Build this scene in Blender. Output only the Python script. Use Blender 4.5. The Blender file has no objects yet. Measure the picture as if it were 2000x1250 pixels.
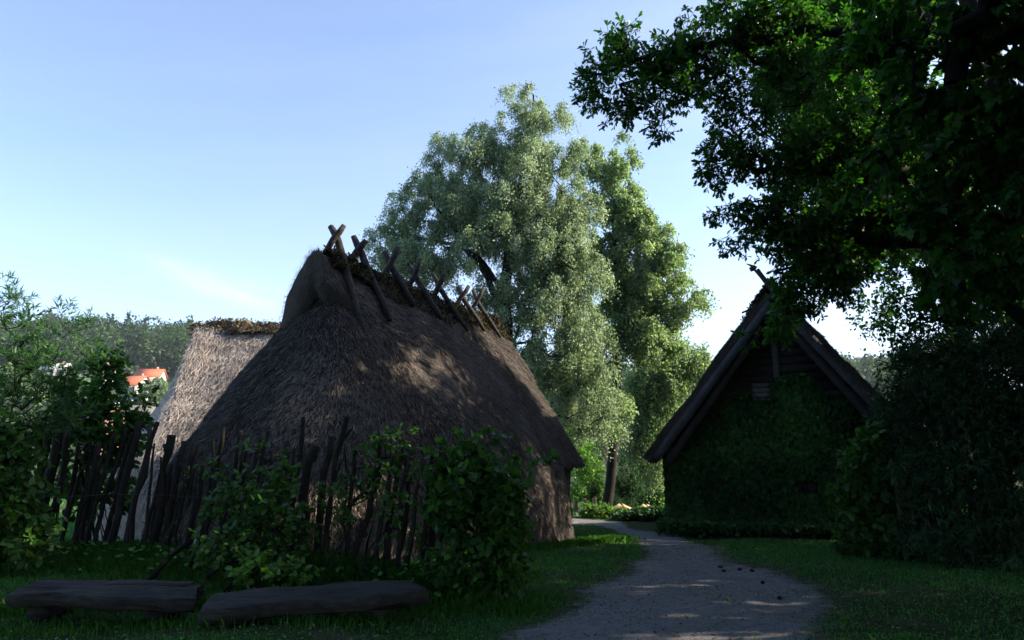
import bpy, math, random
import numpy as np
from mathutils import Vector

# ------------------------------------------------------------------ camera, sky, sun, exposure
SC = bpy.context.scene
COL = SC.collection
EYE = 1.6
F = 1390.0
PITCH = math.radians(11.2)
cam_d = bpy.data.cameras.new('camera'); cam = bpy.data.objects.new('camera', cam_d); COL.objects.link(cam)
cam.location = (0, 0, EYE); cam.rotation_euler = (math.pi/2 + PITCH, 0, 0)
cam_d.sensor_width = 36.0; cam_d.lens = F/2000*36; cam_d.clip_start = 0.05; cam_d.clip_end = 5000
SC.camera = cam

SUN_AZ = math.radians(83)      # from +Y (straight ahead) towards +X
SUN_EL = math.radians(31)
SKY_STRENGTH = 0.15
SUN_STRENGTH = 5.0
EXPOSURE = 1.42
SUN_DIR = np.array([math.sin(SUN_AZ)*math.cos(SUN_EL), math.cos(SUN_AZ)*math.cos(SUN_EL), math.sin(SUN_EL)])
SC.view_settings.view_transform = 'Standard'; SC.view_settings.look = 'None'
SC.view_settings.exposure = EXPOSURE; SC.view_settings.gamma = 1.0
SC.cycles.max_bounces = 8; SC.cycles.transparent_max_bounces = 8; SC.cycles.volume_bounces = 0
SC.cycles.use_denoising = True

def at(px, py, D):
    """the world point seen at pixel (px, py) of the 2000x1250 photograph, D metres ahead of the camera"""
    u = (px-1000)/F; v = (625-py)/F
    y = math.cos(PITCH) - math.sin(PITCH)*v; z = math.sin(PITCH) + math.cos(PITCH)*v
    k = D/y
    return np.array([u*k, D, EYE + z*k])

world = bpy.data.worlds.new('World'); SC.world = world; world.use_nodes = True
nt = world.node_tree; nt.nodes.clear()
def wn(t, **kw):
    n = nt.nodes.new(t)
    for k, v in kw.items(): setattr(n, k, v)
    return n
out = wn('ShaderNodeOutputWorld'); bg = wn('ShaderNodeBackground'); bg.inputs['Strength'].default_value = SKY_STRENGTH
sky = wn('ShaderNodeTexSky', sky_type='NISHITA'); sky.sun_disc = False
sky.sun_elevation = SUN_EL; sky.sun_rotation = SUN_AZ; sky.altitude = 200; sky.air_density = 0.8; sky.dust_density = 0.9; sky.ozone_density = 1.3
tc = wn('ShaderNodeTexCoord')
def cloud_layer(color_socket, px, py, half_len, half_wid, tilt, gain, scale):
    c = at(px, py, 100.0); c[2] -= EYE; c /= np.linalg.norm(c)
    ex = np.cross(c, [0, 0, 1]); ex /= np.linalg.norm(ex); ez = np.cross(ex, c)
    a = math.radians(tilt); e1 = math.cos(a)*ex - math.sin(a)*ez; e2 = math.sin(a)*ex + math.cos(a)*ez
    def dot(v):
        n = wn('ShaderNodeVectorMath', operation='DOT_PRODUCT'); nt.links.new(tc.outputs['Generated'], n.inputs[0]); n.inputs[1].default_value = tuple(v); return n.outputs['Value']
    def mth(op, a, b=None):
        n = wn('ShaderNodeMath', operation=op)
        for i, x in enumerate((a, b)):
            if x is None: continue
            if isinstance(x, (int, float)): n.inputs[i].default_value = x
            else: nt.links.new(x, n.inputs[i])
        return n.outputs[0]
    d1 = dot(e1); d2 = dot(e2); front = dot(c)
    comb = wn('ShaderNodeCombineXYZ'); nt.links.new(mth('MULTIPLY', d1, scale), comb.inputs[0]); nt.links.new(mth('MULTIPLY', d2, scale*4.5), comb.inputs[1])
    noise = wn('ShaderNodeTexNoise'); noise.inputs['Scale'].default_value = 1; noise.inputs['Detail'].default_value = 6; noise.inputs['Roughness'].default_value = .6
    nt.links.new(comb.outputs[0], noise.inputs['Vector'])
    q1 = mth('POWER', mth('ABSOLUTE', mth('DIVIDE', d1, half_len)), 2.0); q2 = mth('POWER', mth('ABSOLUTE', mth('DIVIDE', d2, half_wid)), 2.0)
    g = mth('EXPONENT', mth('MULTIPLY', mth('ADD', q1, q2), -1.0))
    m = mth('MULTIPLY', g, mth('MAXIMUM', mth('MULTIPLY', mth('SUBTRACT', noise.outputs[0], .33), 2.2), 0.0))
    m = mth('MULTIPLY', mth('MULTIPLY', m, mth('GREATER_THAN', front, 0.0)), gain)
    mx = wn('ShaderNodeMix', data_type='RGBA'); nt.links.new(m, mx.inputs['Factor']); nt.links.new(color_socket, mx.inputs['A']); mx.inputs['B'].default_value = (2.5, 2.55, 2.65, 1)
    return mx.outputs['Result']
tint = wn('ShaderNodeMix', data_type='RGBA', blend_type='MULTIPLY'); tint.inputs['Factor'].default_value = 1; nt.links.new(sky.outputs[0], tint.inputs['A']); tint.inputs['B'].default_value = (.965, .975, 1.01, 1)
cs = cloud_layer(tint.outputs['Result'], 1650, 560, .85, .60, 0, .75, .6)      # thin bright veil towards the sun
cs = cloud_layer(cs, 470, 570, .085, .017, 13, 1.3, 9)
cs = cloud_layer(cs, 380, 545, .05, .012, 20, .9, 12)
nt.links.new(cs, bg.inputs['Color']); nt.links.new(bg.outputs[0], out.inputs['Surface'])

sl = bpy.data.lights.new('sun', 'SUN'); sl.energy = SUN_STRENGTH; sl.angle = math.radians(0.53); sl.color = (1.0, .86, .68)
so = bpy.data.objects.new('sun', sl); COL.objects.link(so)
so.rotation_euler = Vector(tuple(SUN_DIR)).to_track_quat('Z', 'Y').to_euler()

RNG = np.random.default_rng(11)
random.seed(11)

# ------------------------------------------------------------------ helpers
class MB:
    def __init__(s): s.v = []; s.f = []; s.r = []; s.n = 0
    def add(s, v, f, r=None):
        v = np.asarray(v, float).reshape(-1, 3); m = len(v)
        s.v.append(v)
        for a in (f if isinstance(f, list) else [f]):
            a = np.asarray(a, int)
            if a.size: s.f.append(a + s.n)
        s.r.append(np.broadcast_to(np.asarray(.5 if r is None else r, float), (m,)).copy()); s.n += m
    def build(s, name, mat, parent=None, smooth=False):
        me = bpy.data.meshes.new(name)
        V = np.concatenate(s.v); me.vertices.add(len(V)); me.vertices.foreach_set('co', V.ravel())
        loops = np.concatenate([a.ravel() for a in s.f]); tot = np.concatenate([np.full(len(a), a.shape[1]) for a in s.f])
        me.loops.add(len(loops)); me.loops.foreach_set('vertex_index', loops.astype(np.int32))
        me.polygons.add(len(tot)); me.polygons.foreach_set('loop_start', np.concatenate([[0], np.cumsum(tot)[:-1]]).astype(np.int32))
        me.polygons.foreach_set('loop_total', tot.astype(np.int32))
        if smooth: me.polygons.foreach_set('use_smooth', np.ones(len(tot), bool))
        a = me.attributes.new('rnd', 'FLOAT', 'POINT'); a.data.foreach_set('value', np.concatenate(s.r).astype(np.float32))
        me.update(calc_edges=True)
        me.materials.append(mat)
        o = bpy.data.objects.new(name, me); COL.objects.link(o)
        if parent: o.parent = parent
        return o

def empty(name, loc=(0, 0, 0)):
    o = bpy.data.objects.new(name, None); o.empty_display_size = .3; COL.objects.link(o); ORIG[o.name] = tuple(float(x) for x in loc); return o
ORIG = {}
def tag(o, label=None, cat=None, group=None, kind=None):
    if label: o['label'] = label
    if cat: o['category'] = cat
    if group: o['group'] = group
    if kind: o['kind'] = kind
    return o
def thing(name, label, cat, group=None):
    return tag(empty(name), label, cat, group)

def nrm(a): return a/np.maximum(np.linalg.norm(a, axis=-1, keepdims=True), 1e-9)

def perp(d):
    d = nrm(np.asarray(d, float)); up = np.where(np.abs(d[..., 2:3]) > .9, np.array([1., 0, 0]), np.array([0, 0, 1.]))
    a = nrm(np.cross(d, up)); return a, np.cross(d, a)

def frusta(mb, A, B, ra, rb, sides=5, rnd=None):
    A = np.asarray(A, float); B = np.asarray(B, float); n = len(A)
    if n == 0: return
    a, b = perp(B-A); th = np.arange(sides)*2*math.pi/sides
    ring = a[:, None]*np.cos(th)[None, :, None] + b[:, None]*np.sin(th)[None, :, None]
    V = np.concatenate([A[:, None]+ring*np.reshape(ra, (-1, 1, 1)), B[:, None]+ring*np.reshape(rb, (-1, 1, 1))], 1)
    i = np.arange(sides); j = (i+1) % sides
    f = np.stack([i, j, j+sides, i+sides], 1)
    Fc = (f[None]+(np.arange(n)*2*sides)[:, None, None]).reshape(-1, 4)
    mb.add(V.reshape(-1, 3), Fc, None if rnd is None else np.repeat(rnd, 2*sides))

def tube(mb, pts, rad, sides=8, caps=True, wob=0.0, rng=RNG, rnd=.5):
    pts = np.asarray(pts, float); n = len(pts); rad = np.broadcast_to(np.asarray(rad, float), (n,))
    t = np.gradient(pts, axis=0); t = nrm(t); a, b = perp(t)
    for i in range(1, n):                                   # keep the frame from twisting
        a[i] = a[i-1]-t[i]*np.dot(a[i-1], t[i]); a[i] /= np.linalg.norm(a[i]); b[i] = np.cross(t[i], a[i])
    th = np.arange(sides)*2*math.pi/sides
    k = 1+wob*rng.standard_normal((n, sides))
    if wob: k = k*(1+wob*1.2*np.sin(th*2+rng.random()*6))[None]
    V = pts[:, None]+(a[:, None]*np.cos(th)[None, :, None]+b[:, None]*np.sin(th)[None, :, None])*(rad[:, None]*k)[..., None]
    i = np.arange(sides); j = (i+1) % sides; q = []
    for r in range(n-1): q.append(np.stack([i+r*sides, j+r*sides, j+(r+1)*sides, i+(r+1)*sides], 1))
    fs = [np.concatenate(q)]
    if caps: fs += [i[::-1][None], (i+(n-1)*sides)[None]]
    mb.add(V.reshape(-1, 3), fs, rnd)

def grid_faces(nu, nv, closed_u=False):
    q = []
    for i in range(nu if closed_u else nu-1):
        i2 = (i+1) % nu; j = np.arange(nv-1)
        q.append(np.stack([i*nv+j, i2*nv+j, i2*nv+j+1, i*nv+j+1], 1))
    return np.concatenate(q)

def box(mb, c, s, rot=None, rnd=.5):
    c = np.asarray(c, float); h = np.asarray(s, float)/2
    V = np.array([[x, y, z] for x in (-1, 1) for y in (-1, 1) for z in (-1, 1)])*h
    if rot is not None: V = V @ np.asarray(rot).T
    mb.add(V+c, np.array([[0, 1, 3, 2], [4, 6, 7, 5], [0, 4, 5, 1], [2, 3, 7, 6], [0, 2, 6, 4], [1, 5, 7, 3]]), rnd)

def plank(mb, A, B, w, t, up, rnd=.5, nseg=6, rough=.006, rng=RNG):
    """a board from A to B, w wide along `up` x axis, t thick along `up`; slightly uneven edges"""
    A = np.asarray(A, float); B = np.asarray(B, float); d = nrm(B-A); n = np.asarray(up, float); n = nrm(n-d*np.dot(n, d)); s = np.cross(d, n)
    V = []
    for i in range(nseg+1):
        p = A+(B-A)*i/nseg
        for (a, b) in ((-1, -1), (1, -1), (1, 1), (-1, 1)):
            V.append(p+s*a*(w/2+rng.normal()*rough)+n*b*(t/2+rng.normal()*rough*.4))
    q = [[r*4+k, r*4+(k+1) % 4, (r+1)*4+(k+1) % 4, (r+1)*4+k] for r in range(nseg) for k in range(4)]
    mb.add(np.array(V), [np.array(q), np.array([[3, 2, 1, 0], [nseg*4, nseg*4+1, nseg*4+2, nseg*4+3]])], rnd)

def wave_noise(P, scale, seed, octaves=3):
    """cheap smooth 3-D noise, about -1..1"""
    rng = np.random.default_rng(seed); P = np.asarray(P, float); o = np.zeros(P.shape[:-1]); amp = 1; tot = 0
    for k in range(octaves):
        for _ in range(4):
            d = rng.standard_normal(3); d /= np.linalg.norm(d); o += amp*np.sin(P@d*scale*rng.uniform(.7, 1.4)*2**k+rng.random()*6.28)
        tot += amp*2.2; amp *= .55
    return o/tot

def gz(x, y):
    """height of the ground"""
    x = np.asarray(x, float); y = np.asarray(y, float)
    z = -.2*np.clip((y-12)/6, 0, 1)**2*(3-2*np.clip((y-12)/6, 0, 1)) - 1.2*np.clip((y-34)/50, 0, 1)
    u = np.clip(x/np.maximum(y, 30), -1.6, 1.6)
    H = np.interp(u, [-1.6, -.8, -.65, -.5, -.2, .1, .3, .45, .6, .9, 1.6], [60, 66, 69, 66, 55, 42, 40, 46, 42, 46, 40])
    t = np.clip((y-95)/(430-95), 0, 1); z = z+H*t*t*(3-2*t)
    near = np.exp(-((y-8)/12.)**2)*.03
    return z+near*np.sin(x*1.3+y*.7)+.02*np.sin(x*2.1-y*1.7)*np.exp(-(y/30.)**2)

# ------------------------------------------------------------------ materials
def mat_base(name):
    m = bpy.data.materials.new(name); m.use_nodes = True; n = m.node_tree; n.nodes.clear()
    return m, n
def ramp(n, fac, stops):
    r = n.nodes.new('ShaderNodeValToRGB'); e = r.color_ramp.elements
    while len(e) < len(stops): e.new(.5)
    for i, (p, c) in enumerate(stops): e[i].position = p; e[i].color = (*c, 1)
    if fac is not None: n.links.new(fac, r.inputs[0])
    return r.outputs[0]
def noise(n, scale, detail=4, rough=.55, vec=None, stretch=None, coord='Object'):
    t = n.nodes.new('ShaderNodeTexCoord'); v = vec or t.outputs[coord]
    if stretch:
        mp = n.nodes.new('ShaderNodeMapping'); mp.inputs['Scale'].default_value = stretch; n.links.new(v, mp.inputs[0]); v = mp.outputs[0]
    x = n.nodes.new('ShaderNodeTexNoise'); x.inputs['Scale'].default_value = scale; x.inputs['Detail'].default_value = detail; x.inputs['Roughness'].default_value = rough
    n.links.new(v, x.inputs['Vector']); return x.outputs[0]
def mixc(n, fac, a, b, mode='MIX'):
    m = n.nodes.new('ShaderNodeMix'); m.data_type = 'RGBA'; m.blend_type = mode
    for k, x in (('Factor', fac), ('A', a), ('B', b)):
        if hasattr(x, 'is_linked'): n.links.new(x, m.inputs[k])
        elif k == 'Factor': m.inputs[k].default_value = x
        else: m.inputs[k].default_value = (*x, 1)
    return m.outputs['Result']
def attr(n, name='rnd'):
    a = n.nodes.new('ShaderNodeAttribute'); a.attribute_name = name; return a.outputs['Fac']
def principled(n, col, rough=.8, spec=.3, bump=None, bstr=.3, bdist=.02):
    p = n.nodes.new('ShaderNodeBsdfPrincipled'); p.inputs['Roughness'].default_value = rough; p.inputs['Specular IOR Level'].default_value = spec
    if hasattr(col, 'is_linked'): n.links.new(col, p.inputs['Base Color'])
    else: p.inputs['Base Color'].default_value = (*col, 1)
    if bump is not None:
        b = n.nodes.new('ShaderNodeBump'); b.inputs['Strength'].default_value = bstr; b.inputs['Distance'].default_value = bdist
        n.links.new(bump, b.inputs['Height']); n.links.new(b.outputs[0], p.inputs['Normal'])
    return p.outputs[0]
def finish(m, n, sh):
    o = n.nodes.new('ShaderNodeOutputMaterial'); n.links.new(sh, o.inputs['Surface']); return m

def leaf_mat(name, dark, mid, light, trans=.35, rough=.45, spec=.3, tcol=None):
    m, n = mat_base(name)
    c = ramp(n, attr(n), [(0, dark), (.55, mid), (1, light)])
    p = principled(n, c, rough, spec)
    t = n.nodes.new('ShaderNodeBsdfTranslucent')
    tc_ = mixc(n, 1.0, c, tcol or (1.6, 1.9, .7), 'MULTIPLY'); n.links.new(tc_, t.inputs[0])
    mx = n.nodes.new('ShaderNodeMixShader'); mx.inputs[0].default_value = trans; n.links.new(p, mx.inputs[1]); n.links.new(t.outputs[0], mx.inputs[2])
    return finish(m, n, mx.outputs[0])
def bark_mat(name, a, b, scale=6, stretch=(1, 1, .2), bstr=.6):
    m, n = mat_base(name); f = noise(n, scale, 6, .65, stretch=stretch)
    g = noise(n, scale*.22, 3)
    c = mixc(n, g, ramp(n, f, [(.32, a), (.7, b)]), tuple(.6*x for x in a))
    c = mixc(n, attr(n), c, tuple(1.25*x for x in b)) if False else c
    return finish(m, n, principled(n, c, .9, .15, f, bstr, .03))
def thatch_mat(name, dark, mid, light, moss, patch=.35):
    m, n = mat_base(name)
    f = noise(n, 55, 5, .7); g = noise(n, .9, 4, .6); h = noise(n, 3.2, 4, .65)
    ad = n.nodes.new('ShaderNodeMath'); ad.operation = 'ADD'; n.links.new(attr(n), ad.inputs[0])
    mu = n.nodes.new('ShaderNodeMath'); mu.operation = 'MULTIPLY_ADD'; n.links.new(f, mu.inputs[0]); mu.inputs[1].default_value = .7; mu.inputs[2].default_value = -.35
    n.links.new(mu.outputs[0], ad.inputs[1])
    c = ramp(n, ad.outputs[0], [(.05, dark), (.5, mid), (.95, light)])
    c = mixc(n, ramp(n, g, [(.42, (0, 0, 0)), (.72, (patch,)*3)]), c, tuple(.55*x for x in mid))
    c = mixc(n, ramp(n, h, [(.56, (0, 0, 0)), (.8, (.45,)*3)]), c, moss)
    return finish(m, n, principled(n, c, .9, .12, f, .8, .03))
def wood_mat(name, a, b, stretch=(3, 3, 3), scale=9, rough=.85, knots=True):
    m, n = mat_base(name); f = noise(n, scale, 7, .68, stretch=stretch); g = noise(n, 1.7, 3)
    c = ramp(n, f, [(.3, a), (.72, b)])
    c = mixc(n, ramp(n, g, [(.4, (0, 0, 0)), (.75, (.6,)*3)]), c, tuple(.5*x for x in a))
    rv = n.nodes.new('ShaderNodeHueSaturation'); n.links.new(c, rv.inputs['Color'])
    mm = n.nodes.new('ShaderNodeMath'); mm.operation = 'MULTIPLY_ADD'; n.links.new(attr(n), mm.inputs[0]); mm.inputs[1].default_value = .8; mm.inputs[2].default_value = .6
    n.links.new(mm.outputs[0], rv.inputs['Value'])
    return finish(m, n, principled(n, rv.outputs[0], rough, .2, f, .5, .012))
def plain_mat(name, col, rough=.7, spec=.3, var=.15, scale=3):
    m, n = mat_base(name); f = noise(n, scale, 4)
    c = mixc(n, f, tuple(x*(1-var) for x in col), tuple(min(1, x*(1+var)) for x in col))
    return finish(m, n, principled(n, c, rough, spec, f, .1, .01))

M = {}
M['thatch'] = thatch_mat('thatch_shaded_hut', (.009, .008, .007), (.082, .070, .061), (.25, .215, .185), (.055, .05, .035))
M['thatch_sunlit'] = thatch_mat('thatch_far_hut', (.07, .058, .047), (.42, .355, .30), (.70, .62, .54), (.30, .25, .19), .2)  # lighter copy of the thatch, its sunlit look put into the colour
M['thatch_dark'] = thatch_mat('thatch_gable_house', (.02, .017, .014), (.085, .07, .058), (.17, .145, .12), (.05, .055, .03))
M['moss'] = leaf_mat('ridge_moss', (.012, .009, .005), (.042, .033, .018), (.10, .085, .04), .1, .9, .1)
M['heather'] = leaf_mat('ridge_heather', (.035, .027, .019), (.15, .115, .075), (.34, .28, .19), .1, .9, .1)
M['pole'] = wood_mat('pole_wood', (.012, .011, .010), (.07, .06, .05), (2, 2, 2), 7)
M['board'] = wood_mat('weathered_board', (.035, .034, .034), (.15, .145, .14), (1.2, 6, 6), 5)
M['rake'] = wood_mat('bargeboard_wood', (.03, .03, .031), (.125, .12, .12), (5, 5, 1.5), 5)
M['plank'] = wood_mat('gable_plank', (.02, .018, .016), (.085, .072, .06), (.7, 5, 9), 4)
M['stake'] = bark_mat('stake_bark', (.012, .0105, .008), (.060, .053, .042), 16)
M['stake_grey'] = bark_mat('stake_bleached', (.025, .022, .019), (.10, .09, .08), 14)
M['log'] = wood_mat('log_wood', (.010, .009, .008), (.054, .050, .044), (.8, 7, 7), 4)
M['bark_oak'] = bark_mat('oak_bark', (.008, .007, .006), (.030, .026, .022), 9)
M['bark_birch'] = bark_mat('birch_bark', (.016, .014, .012), (.06, .053, .046), 5, (1, 1, .35))
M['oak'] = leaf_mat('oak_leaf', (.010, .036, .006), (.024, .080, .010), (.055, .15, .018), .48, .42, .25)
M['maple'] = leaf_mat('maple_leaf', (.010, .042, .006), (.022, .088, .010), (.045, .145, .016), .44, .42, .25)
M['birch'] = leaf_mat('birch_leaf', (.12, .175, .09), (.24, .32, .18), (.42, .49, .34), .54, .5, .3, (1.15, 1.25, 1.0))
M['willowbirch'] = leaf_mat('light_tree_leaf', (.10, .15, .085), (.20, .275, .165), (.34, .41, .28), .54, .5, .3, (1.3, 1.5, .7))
M['hazel'] = leaf_mat('hazel_leaf', (.013, .045, .008), (.030, .090, .014), (.065, .16, .024), .42, .45, .25)
M['bramble'] = leaf_mat('bramble_leaf', (.017, .055, .011), (.040, .105, .018), (.08, .17, .03), .36, .45, .3)
M['willow'] = leaf_mat('willow_leaf', (.028, .085, .036), (.06, .14, .06), (.11, .20, .085), .38, .45, .3)
M['ivy'] = leaf_mat('ivy_leaf', (.007, .027, .007), (.020, .068, .014), (.052, .145, .026), .22, .55, .15)
M['yew'] = leaf_mat('yew_needles', (.010, .030, .012), (.028, .072, .030), (.06, .13, .055), .15, .6, .1)
M['bright'] = leaf_mat('bright_shrub_leaf', (.04, .10, .014), (.085, .18, .026), (.15, .27, .045), .42, .45, .3)
M['grass'] = leaf_mat('grass_blades', (.026, .095, .020), (.052, .180, .042), (.095, .265, .065), .3, .5, .2)
M['tallgrass'] = leaf_mat('tall_grass_blades', (.024, .085, .014), (.05, .15, .024), (.09, .21, .035), .3, .5, .2)
M['forest'] = leaf_mat('forest_leaf', (.012, .036, .012), (.028, .062, .020), (.062, .105, .036), .2, .6, .2)
M['daisy'] = plain_mat('daisy_petal', (.75, .75, .72), .6)
M['roof_red'] = plain_mat('red_roof_tile', (.42, .12, .06), .7, .2, .2, 1.5)
M['roof_brown'] = plain_mat('brown_roof_tile', (.30, .16, .12), .7, .2, .2, 1.5)
M['wall_white'] = plain_mat('white_render', (.55, .54, .52), .8, .2, .05)
M['wall_pink'] = plain_mat('brick_wall', (.42, .22, .17), .8, .2, .2)
M['glass'] = plain_mat('window_glass', (.03, .04, .05), .1, .6, .1)
M['car'] = plain_mat('car_paint', (.72, .74, .78), .25, .6, .03)
M['car_dark'] = plain_mat('car_paint_dark', (.08, .11, .18), .25, .6, .03)
M['tyre'] = plain_mat('tyre_rubber', (.02, .02, .02), .8)
M['pale_wood'] = wood_mat('pale_new_wood', (.30, .19, .11), (.58, .42, .28), (4, 4, 1), 4)
M['post_wood'] = wood_mat('tan_post_wood', (.16, .10, .06), (.36, .25, .15), (4, 4, 1), 4)
M['dark'] = plain_mat('hole_shade_dark', (.010, .009, .008), .95, .05)  # near-black stands in for the shade inside the smoke hole
M['cone'] = plain_mat('cone_scale', (.018, .012, .008), .9, .1, .4, 60)
M['wire'] = plain_mat('rusty_wire', (.05, .035, .025), .6, .4)

def ground_mat():
    m, n = mat_base('lawn_soil'); f = noise(n, 9, 6, .65); g = noise(n, .8, 5, .6); h = noise(n, 60, 4, .7)
    c = ramp(n, f, [(.3, (.012, .026, .006)), (.7, (.035, .062, .014))])
    c = mixc(n, ramp(n, g, [(.50, (0, 0, 0)), (.68, (.75,)*3)]), c, (.085, .066, .05))
    c = mixc(n, ramp(n, h, [(.5, (0, 0, 0)), (.75, (.5,)*3)]), c, (.05, .04, .026))
    return finish(m, n, principled(n, c, .95, .1, h, .7, .03))
def path_mat():
    # gravel in the middle, soil and moss towards the trodden edges (the attribute is the distance to the edge)
    m, n = mat_base('gravel_path'); f = noise(n, 70, 5, .75); g = noise(n, .9, 5, .6); h = noise(n, 7, 5, .65)
    c = ramp(n, f, [(.30, (.05, .05, .052)), (.55, (.20, .20, .202)), (.78, (.42, .415, .405))])
    c = mixc(n, ramp(n, h, [(.40, (0, 0, 0)), (.72, (.65,)*3)]), c, (.10, .09, .082))
    c = mixc(n, ramp(n, g, [(.54, (0, 0, 0)), (.70, (.6,)*3)]), c, (.05, .055, .022))
    e = noise(n, 5, 5, .7); s_ = n.nodes.new('ShaderNodeMath'); s_.operation = 'MULTIPLY_ADD'; n.links.new(e, s_.inputs[0]); s_.inputs[1].default_value = -1.5; s_.inputs[2].default_value = .75
    a_ = n.nodes.new('ShaderNodeMath'); a_.operation = 'ADD'; n.links.new(s_.outputs[0], a_.inputs[0]); n.links.new(attr(n), a_.inputs[1])
    soil = ramp(n, noise(n, 11, 6, .65), [(.3, (.014, .030, .007)), (.55, (.036, .050, .016)), (.75, (.065, .055, .038))])
    c = mixc(n, ramp(n, a_.outputs[0], [(.22, (0, 0, 0)), (.62, (1, 1, 1))]), soil, c)
    return finish(m, n, principled(n, c, .95, .12, f, .9, .02))
M['ground'] = ground_mat(); M['path'] = path_mat()
M['pebble'] = leaf_mat('pebbles', (.035, .03, .028), (.12, .11, .10), (.28, .26, .24), 0.0, .8, .2)
m_, n_ = mat_base('hill_floor'); M['hill'] = finish(m_, n_, principled(n_, ramp(n_, noise(n_, .02, 4), [(.35, (.018, .035, .012)), (.7, (.05, .08, .025))]), .95, .1))

# ------------------------------------------------------------------ ground, path, hills
def lin(a, b, n): return np.linspace(a, b, n)
xs = np.concatenate([lin(-170, -60, 10)[:-1], lin(-60, -14, 14)[:-1], lin(-14, 14, 113), lin(14, 60, 14)[1:], lin(60, 170, 10)[1:]])
ys = np.concatenate([lin(-40, 2, 12)[:-1], lin(2, 32, 121), lin(32, 95, 18)[1:]])
X, Y = np.meshgrid(xs, ys, indexing='ij'); mb = MB()
mb.add(np.stack([X, Y, gz(X, Y)], -1), grid_faces(len(xs), len(ys)))
tag(mb.build('ground', M['ground'], smooth=True), 'shaded grassy ground of the museum yard', kind='structure')
us = lin(-1.75, 1.75, 141); ds = np.concatenate([lin(95, 480, 60), lin(520, 1500, 8)]); mb = MB()
U, Dd = np.meshgrid(us, ds, indexing='ij'); Xh = U*np.maximum(Dd, 60)
Zh = gz(Xh, Dd)
mb.add(np.stack([Xh, Dd, Zh], -1), grid_faces(len(us), len(ds)))
tag(mb.build('hills', M['hill'], smooth=True), 'wooded hills rising behind the village', kind='structure')

LEFT = np.array([(900, 1290), (985, 1235), (1045, 1210), (1095, 1180), (1125, 1150), (1200, 1118), (1243, 1095), (1252, 1075), (1232, 1052), (1190, 1034), (1150, 1027), (1085, 1024)], float)
RIGHT = np.array([(1720, 1300), (1655, 1238), (1668, 1190), (1640, 1152), (1570, 1124), (1490, 1107), (1440, 1090), (1405, 1068), (1340, 1044), (1235, 1031), (1205, 1016), (1110, 1010)], float)
def gpt(px, py):
    """where the pixel's ray meets the ground"""
    p = at(px, py, 10.0); s = (0-EYE)/(p[2]-EYE)
    for _ in range(8):
        q = np.array([p[0]*s, p[1]*s, 0]); s = (float(gz(q[0], q[1]))-EYE)/(p[2]-EYE)
    return np.array([p[0]*s, p[1]*s, float(gz(p[0]*s, p[1]*s))])
PL = np.array([gpt(*p) for p in LEFT]); PR = np.array([gpt(*p) for p in RIGHT])
def resample(P, n):
    s = np.concatenate([[0], np.cumsum(np.linalg.norm(np.diff(P[:, :2], axis=0), axis=1))]); t = np.linspace(0, s[-1], n)
    return np.stack([np.interp(t, s, P[:, k]) for k in range(3)], 1)
NP = 420
PLr, PRr = resample(PL, NP), resample(PR, NP)
for P_, sd in ((PLr, 3), (PRr, 4)):
    j = wave_noise(P_, 4.5, sd, 4)*.12+wave_noise(P_, 16, sd+3, 3)*.06; P_[:, 0] += j; P_[:, 1] += wave_noise(P_, 7, sd+9, 4)*.09
mb = MB(); W_ = 60
tt = np.linspace(0, 1, W_)[None, :, None]; G = PLr[:, None]*(1-tt)+PRr[:, None]*tt
G[..., 2] = gz(G[..., 0], G[..., 1])+.008
edge = np.minimum(np.linalg.norm(G-PLr[:, None], axis=-1), np.linalg.norm(G-PRr[:, None], axis=-1)*.75)
mb.add(G, grid_faces(NP, W_)[:, ::-1], np.clip(edge/.6, 0, 1).ravel())
tag(mb.build('path', M['path'], smooth=True), 'gravel footpath winding between the huts', kind='structure')
POLY = np.concatenate([PLr[:, :2], PRr[::-1, :2]])
def inside(P, poly=POLY):
    x, y = P[:, 0], P[:, 1]; c = np.zeros(len(P), bool); j = len(poly)-1
    for i in range(len(poly)):
        xi, yi = poly[i]; xj, yj = poly[j]
        with np.errstate(divide='ignore', invalid='ignore'):
            c ^= ((yi > y) != (yj > y)) & (x < (xj-xi)*(y-yi)/(yj-yi+1e-12)+xi)
        j = i
    return c

# ------------------------------------------------------------------ foliage tools
def tpl(pts, bend=0.0):
    a = np.array(pts, float); z = -bend*(a[:, 0]**2)+.12*np.abs(a[:, 1]); return np.column_stack([a, z])
def sym(half):
    half = np.array(half, float); lo = half.copy(); lo[:, 1] *= -1
    return np.concatenate([half, lo[::-1][(1 if abs(half[-1, 1]) < 1e-6 else 0):(-1 if abs(half[0, 1]) < 1e-6 else None)]])
T_OAK = tpl(sym([(0, 0), (.18, .05), (.30, .16), (.38, .08), (.50, .23), (.58, .12), (.72, .26), (.80, .14), (.92, .15), (1, 0)]), .15)
T_MAPLE = tpl(sym([(0, 0), (.02, .06), (-.05, .34), (.16, .30), (.28, .56), (.42, .36), (.44, .20), (.66, .28), (.78, .12), (1, 0)]), .25)
T_OVAL = tpl(sym([(0, 0), (.2, .22), (.5, .34), (.8, .22), (1, 0)]), .2)
T_DIAM = tpl([(0, 0), (.45, .3), (1, 0), (.45, -.3)], .1)
T_LANCE = tpl([(0, 0), (.35, .085), (1, 0), (.35, -.085)], .3)
T_IVY = tpl(sym([(0, 0), (-.06, .30), (.2, .46), (.42, .26), (.55, .3), (1, 0)]), .15)
T_QUAD = tpl([(0, -.3), (0, .3), (1, .3), (1, -.3)], .15)
T_NEEDLE = tpl([(0, -.09), (0, .09), (1, .02), (1, -.02)], .1)

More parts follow.
